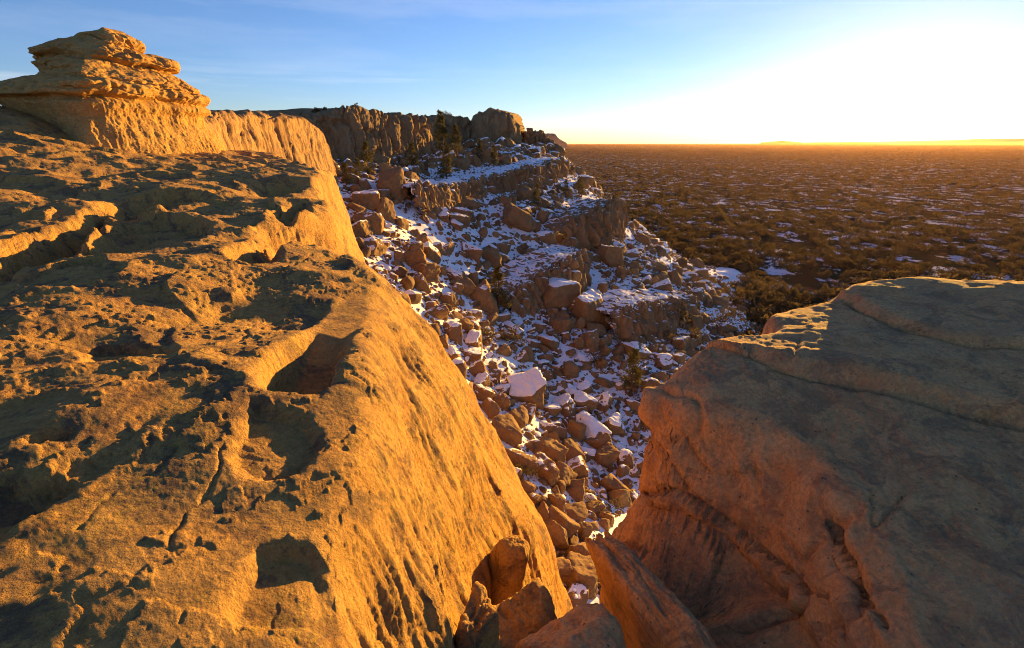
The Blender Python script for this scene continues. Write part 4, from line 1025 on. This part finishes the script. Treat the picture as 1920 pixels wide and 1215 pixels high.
PINES = [(935, 596, 95, 0.24, 0.06, 'tall slim pine standing beside the big orange brown boulder'), (1183, 738, 84, 0.26, 0.08, 'bushy dark pine beside the shaded outcrop corner, at the snow chute'),
         (832, 305, 80, 0.20, 0.25, 'tallest dark pine standing before the gap between the cliffs'), (858, 308, 62, 0.22, 0.3, 'pine with a yellowish crown right beside the tallest pine'), (838, 345, 62, 0.22, 0.2, 'dark pine just below the two tall pines by the cliff gap'),
         (778, 335, 56, 0.24, 0.35, 'slender pine with bare lower trunk below the long cliff'), (690, 330, 54, 0.34, 0.1, 'broad dark pine at the foot of the golden wall'), (672, 345, 40, 0.4, 0.1, 'squat dark pine left of the broad one at the golden wall'),
         (900, 312, 44, 0.2, 0.3, 'thin pine on the snowy shelf below the dome-topped cliff'), (926, 318, 40, 0.22, 0.3, 'thin short pine right of the other thin pine on the shelf'), (829, 338, 26, 0.34, 0.15, 'small yellowish pine on the snow above the ledge band'),
         (1005, 390, 42, 0.26, 0.1, 'small pine below the grey ledge band'), (1060, 372, 30, 0.3, 0.1, 'small pine near the end of the grey ledge band'), (1087, 372, 36, 0.34, 0.1, 'dark pine at the rim where the slope meets the plain'), (735, 300, 34, 0.25, 0.2, 'dark little pine against the ribs of the long cliff'), (650, 350, 38, 0.35, 0.1, 'shadowed pine closest to the ledge edge')]
for px, py, hp, spd, st0, lb in PINES:
    g = on_ground(px, py, 20, 220); h = hp * np.linalg.norm(g) / FPX * 1.05
    tree_thing('pine_tree', g - np.array([0, 0, 0.15]), pine_parts(h, rt, spd, st0, int(44 + hp * 0.5), 20, 0.026 * h + 0.04), M_needle, lb, 'pine tree', 'pines on the talus slope')
BUSHES = [(1130, 695, 40, 34, 0, 'dark green shrub left of the pine at the snow chute'), (1050, 898, 46, 40, 1, 'grey brown bare shrub among the lower boulders'), (1020, 1005, 26, 22, 0, 'small green shrub near the foot of the cliff face'), (1128, 968, 42, 30, 1, 'brown twiggy shrub above the leaning slab'),
          (1100, 940, 28, 20, 1, 'little brown shrub beside the long flat golden stone'), (985, 905, 40, 34, 1, 'twiggy brown shrub against the sunlit cliff face'), (1395, 582, 60, 48, 0, 'large juniper at the foot of the slope by the outcrop'), (1432, 560, 46, 36, 0, 'juniper right of the largest one, behind the outcrop top'), (1350, 612, 46, 34, 0, 'juniper left of the outcrop top on the snowy flat'),
          (1300, 650, 44, 36, 0, 'dark juniper just behind the outcrop corner'), (1270, 625, 60, 46, 1, 'brown leafless thicket against the shadowed lower ledge wall'), (1235, 640, 40, 32, 0, 'dark juniper below the lower ledge wall'), (1180, 620, 40, 40, 1, 'brown shrub at the left end of the lower ledge wall'),
          (1145, 545, 28, 24, 0, 'small dark shrub below the jointed ledge wall'), (1170, 520, 30, 24, 0, 'small round shrub on the snow right of the ledge wall'), (950, 640, 40, 26, 1, 'low brown shrub below the tall pine'), (915, 640, 44, 30, 1, 'low brown shrub left of the tall pine foot'),
          (1215, 760, 30, 30, 0, 'dark shrub tucked against the outcrop corner'), (760, 400, 20, 22, 0, 'dark shrub between blocks below the leaning square block'), (1110, 430, 16, 14, 0, 'small shrub on the jointed ledge wall'), (1290, 560, 26, 20, 0, 'small juniper at the right edge of the slope'), (1320, 540, 30, 22, 0, 'juniper just beyond the right edge of the slope')]
for px, py, wp, hp, kd, lb in BUSHES:
    g = on_ground(px, py, 20, 260); k = np.linalg.norm(g) / FPX
    parts = bush_parts(hp * k, wp * k, rt, 520 if kd == 0 else 420, (0.055 if kd == 0 else 0.075) * wp * k, 9)
    tree_thing('juniper' if kd == 0 else 'shrub', g - np.array([0, 0, 0.1]), parts, M_juni if kd == 0 else M_brush, lb, 'shrub', 'shrubs on the talus slope')
for px, y, pt, hp, lb in [(592, 110, 213, 7, 'tiny shrub on the skyline at the left of the long cliff top'), (606, 112, 212, 9, 'tiny tree on the skyline right of the leftmost shrub'), (665, 118, 206, 9, 'tiny tree on the highest point of the long cliff'), (836, 175, 217, 7, 'tiny shrub on the low cliff behind the tall pines')]:
    g = at_y(px, pt + 2, y); k = np.linalg.norm(g) / FPX
    tree_thing('shrub', g, bush_parts(hp * k * 1.2, hp * k * 1.6, rt, 200, 0.3, 7), M_juni, lb, 'shrub', 'shrubs on the cliff tops')

# ------------------------------------------------------------------ woodland of the plain
def plain_z(x, y): return PLAIN_Z + noise(np.stack([x, y, 0 * x], -1), 0.01, 41, 3) * 1.2 * sstep(100, 300, np.hypot(x, y))
rp = np.random.RandomState(9)
nt_ = 80000
u = rp.uniform(0, 1, nt_); dist = 95 * (7000 / 95) ** (u ** 0.80); azr = np.radians(rp.uniform(-2, 50, nt_))
tx, ty = np.sin(azr) * dist, np.cos(azr) * dist
clump = noise(np.stack([tx, ty, 0 * tx], -1), 0.03, 91, 3) + 0.5 * noise(np.stack([tx, ty, 0 * tx], -1), 0.008, 92, 2)
ok = 0.5 * clump + 0.16 * sstep(200, 800, dist) > rp.uniform(-0.2, 0.9, nt_)
ok &= (ground(tx, ty) < PLAIN_Z + 0.3) | (ty > 255) | (tx > 95)
ok &= ~((dist < 105))
tx, ty, dist = tx[ok], ty[ok], dist[ok]; tz = plain_z(tx, ty) - 0.2
th = rp.uniform(0.9, 2.9, len(tx)) * (0.8 + 0.2 * sstep(300, 100, dist)); 
qx, qy, qd = project(np.stack([tx, ty, tz + th * 0.5], -1))
OUTL = [(1440, 585), (1560, 555), (1700, 512), (1920, 530), (1920, 1215), (1300, 1215), (1340, 645)]
seen = (qx > -5) & (qx < 1925) & (qy < 600) & ~inpoly(qx, qy, OUTL) & ~inpoly(qx, qy + 6, VIS)
score = np.where(seen, th / qd, 0); order = np.argsort(-score)
near, far_ = order[:296], order[296:]
protos = [bush_parts(1.0, 1.25, rt, 260, 0.15, 8) for _ in range(7)]
pm = [(mesh_obj('trunk', a[0][0], a[0][1], M_bark), mesh_obj('crown', a[1][0], a[1][1], M_juni, smooth=False)) for a in protos]
TM = [((840 + 0, 0), '')]
def plain_words(px, py):
    row = 'nearest the bluff' if py > 505 else 'in the near woodland' if py > 440 else 'in the middle of the plain'
    col = 'left' if px < 1330 else 'centre' if px < 1560 else 'right'
    return 'rounded dark juniper %s, %s part of the snowy plain' % (row, col)
for n_, i in enumerate(near):
    t_, c_m = pm[n_ % 7]
    o = empty('juniper_tree', (tx[i], ty[i], tz[i]), plain_words(qx[i], qy[i]), 'juniper tree', 'junipers scattered over the plain')
    o.scale = (th[i] * rp.uniform(0.85, 1.25),) * 2 + (th[i],); o.rotation_euler = (0, 0, rp.uniform(0, 6.28))
    for src in (t_, c_m):
        if n_ < 7: k = src
        else: k = src.copy(); C.collection.objects.link(k)
        k.parent = o
lod = [bush_parts(1.0, 1.3, rt, nq, qs, 7)[1][0].reshape(-1, 4, 3) for nq, qs in ((60, 0.30), (60, 0.30), (60, 0.30), (26, 0.42), (26, 0.42), (14, 0.55), (14, 0.55))]
VV = []
for i in far_:
    L_ = lod[rp.randint(0, 3)] if dist[i] < 260 else lod[3 + rp.randint(0, 2)] if dist[i] < 600 else lod[5 + rp.randint(0, 2)]
    a = rp.uniform(0, 6.28); ca, sa = math.cos(a) * th[i], math.sin(a) * th[i]
    VV.append(np.stack([L_[..., 0] * ca - L_[..., 1] * sa + tx[i], L_[..., 0] * sa + L_[..., 1] * ca + ty[i], L_[..., 2] * th[i] + tz[i]], -1).reshape(-1, 3).astype(f32))
VV = np.concatenate(VV); print('woodland quads', len(VV) // 4, 'trees', len(tx))
tag(mesh_obj('woodland', VV, np.arange(len(VV)).reshape(-1, 4), M_juni, smooth=False), 'dark juniper and pinyon woodland covering the far plain to the horizon', 'woodland', kind='stuff')

# ================================================================== HAZE: thin volume over the plain, tinted red to add a sunward flare glow
def haze():
    x0, x1, y0, y1, z0, z1 = -21000, 21000, -21000, 21000, PLAIN_Z - 6, 22
    V = np.array([(x, y, z) for x in (x0, x1) for y in (y0, y1) for z in (z0, z1)], f32)
    F = np.array([(0, 1, 3, 2), (4, 6, 7, 5), (0, 4, 5, 1), (2, 3, 7, 6), (0, 2, 6, 4), (1, 5, 7, 3)])
    m = bpy.data.materials.new('flare_glow_haze'); m.use_nodes = True; n = m.node_tree.nodes
    n.remove(n['Principled BSDF']); v = n.new('ShaderNodeVolumePrincipled')
    v.inputs['Color'].default_value = (1.0, 0.58, 0.42, 1); v.inputs['Density'].default_value = 0.000014; v.inputs['Anisotropy'].default_value = 0.62
    m.node_tree.links.new(v.outputs[0], n['Material Output'].inputs['Volume'])
    return tag(mesh_obj('haze', V, F, m, smooth=False), kind='stuff')
haze()
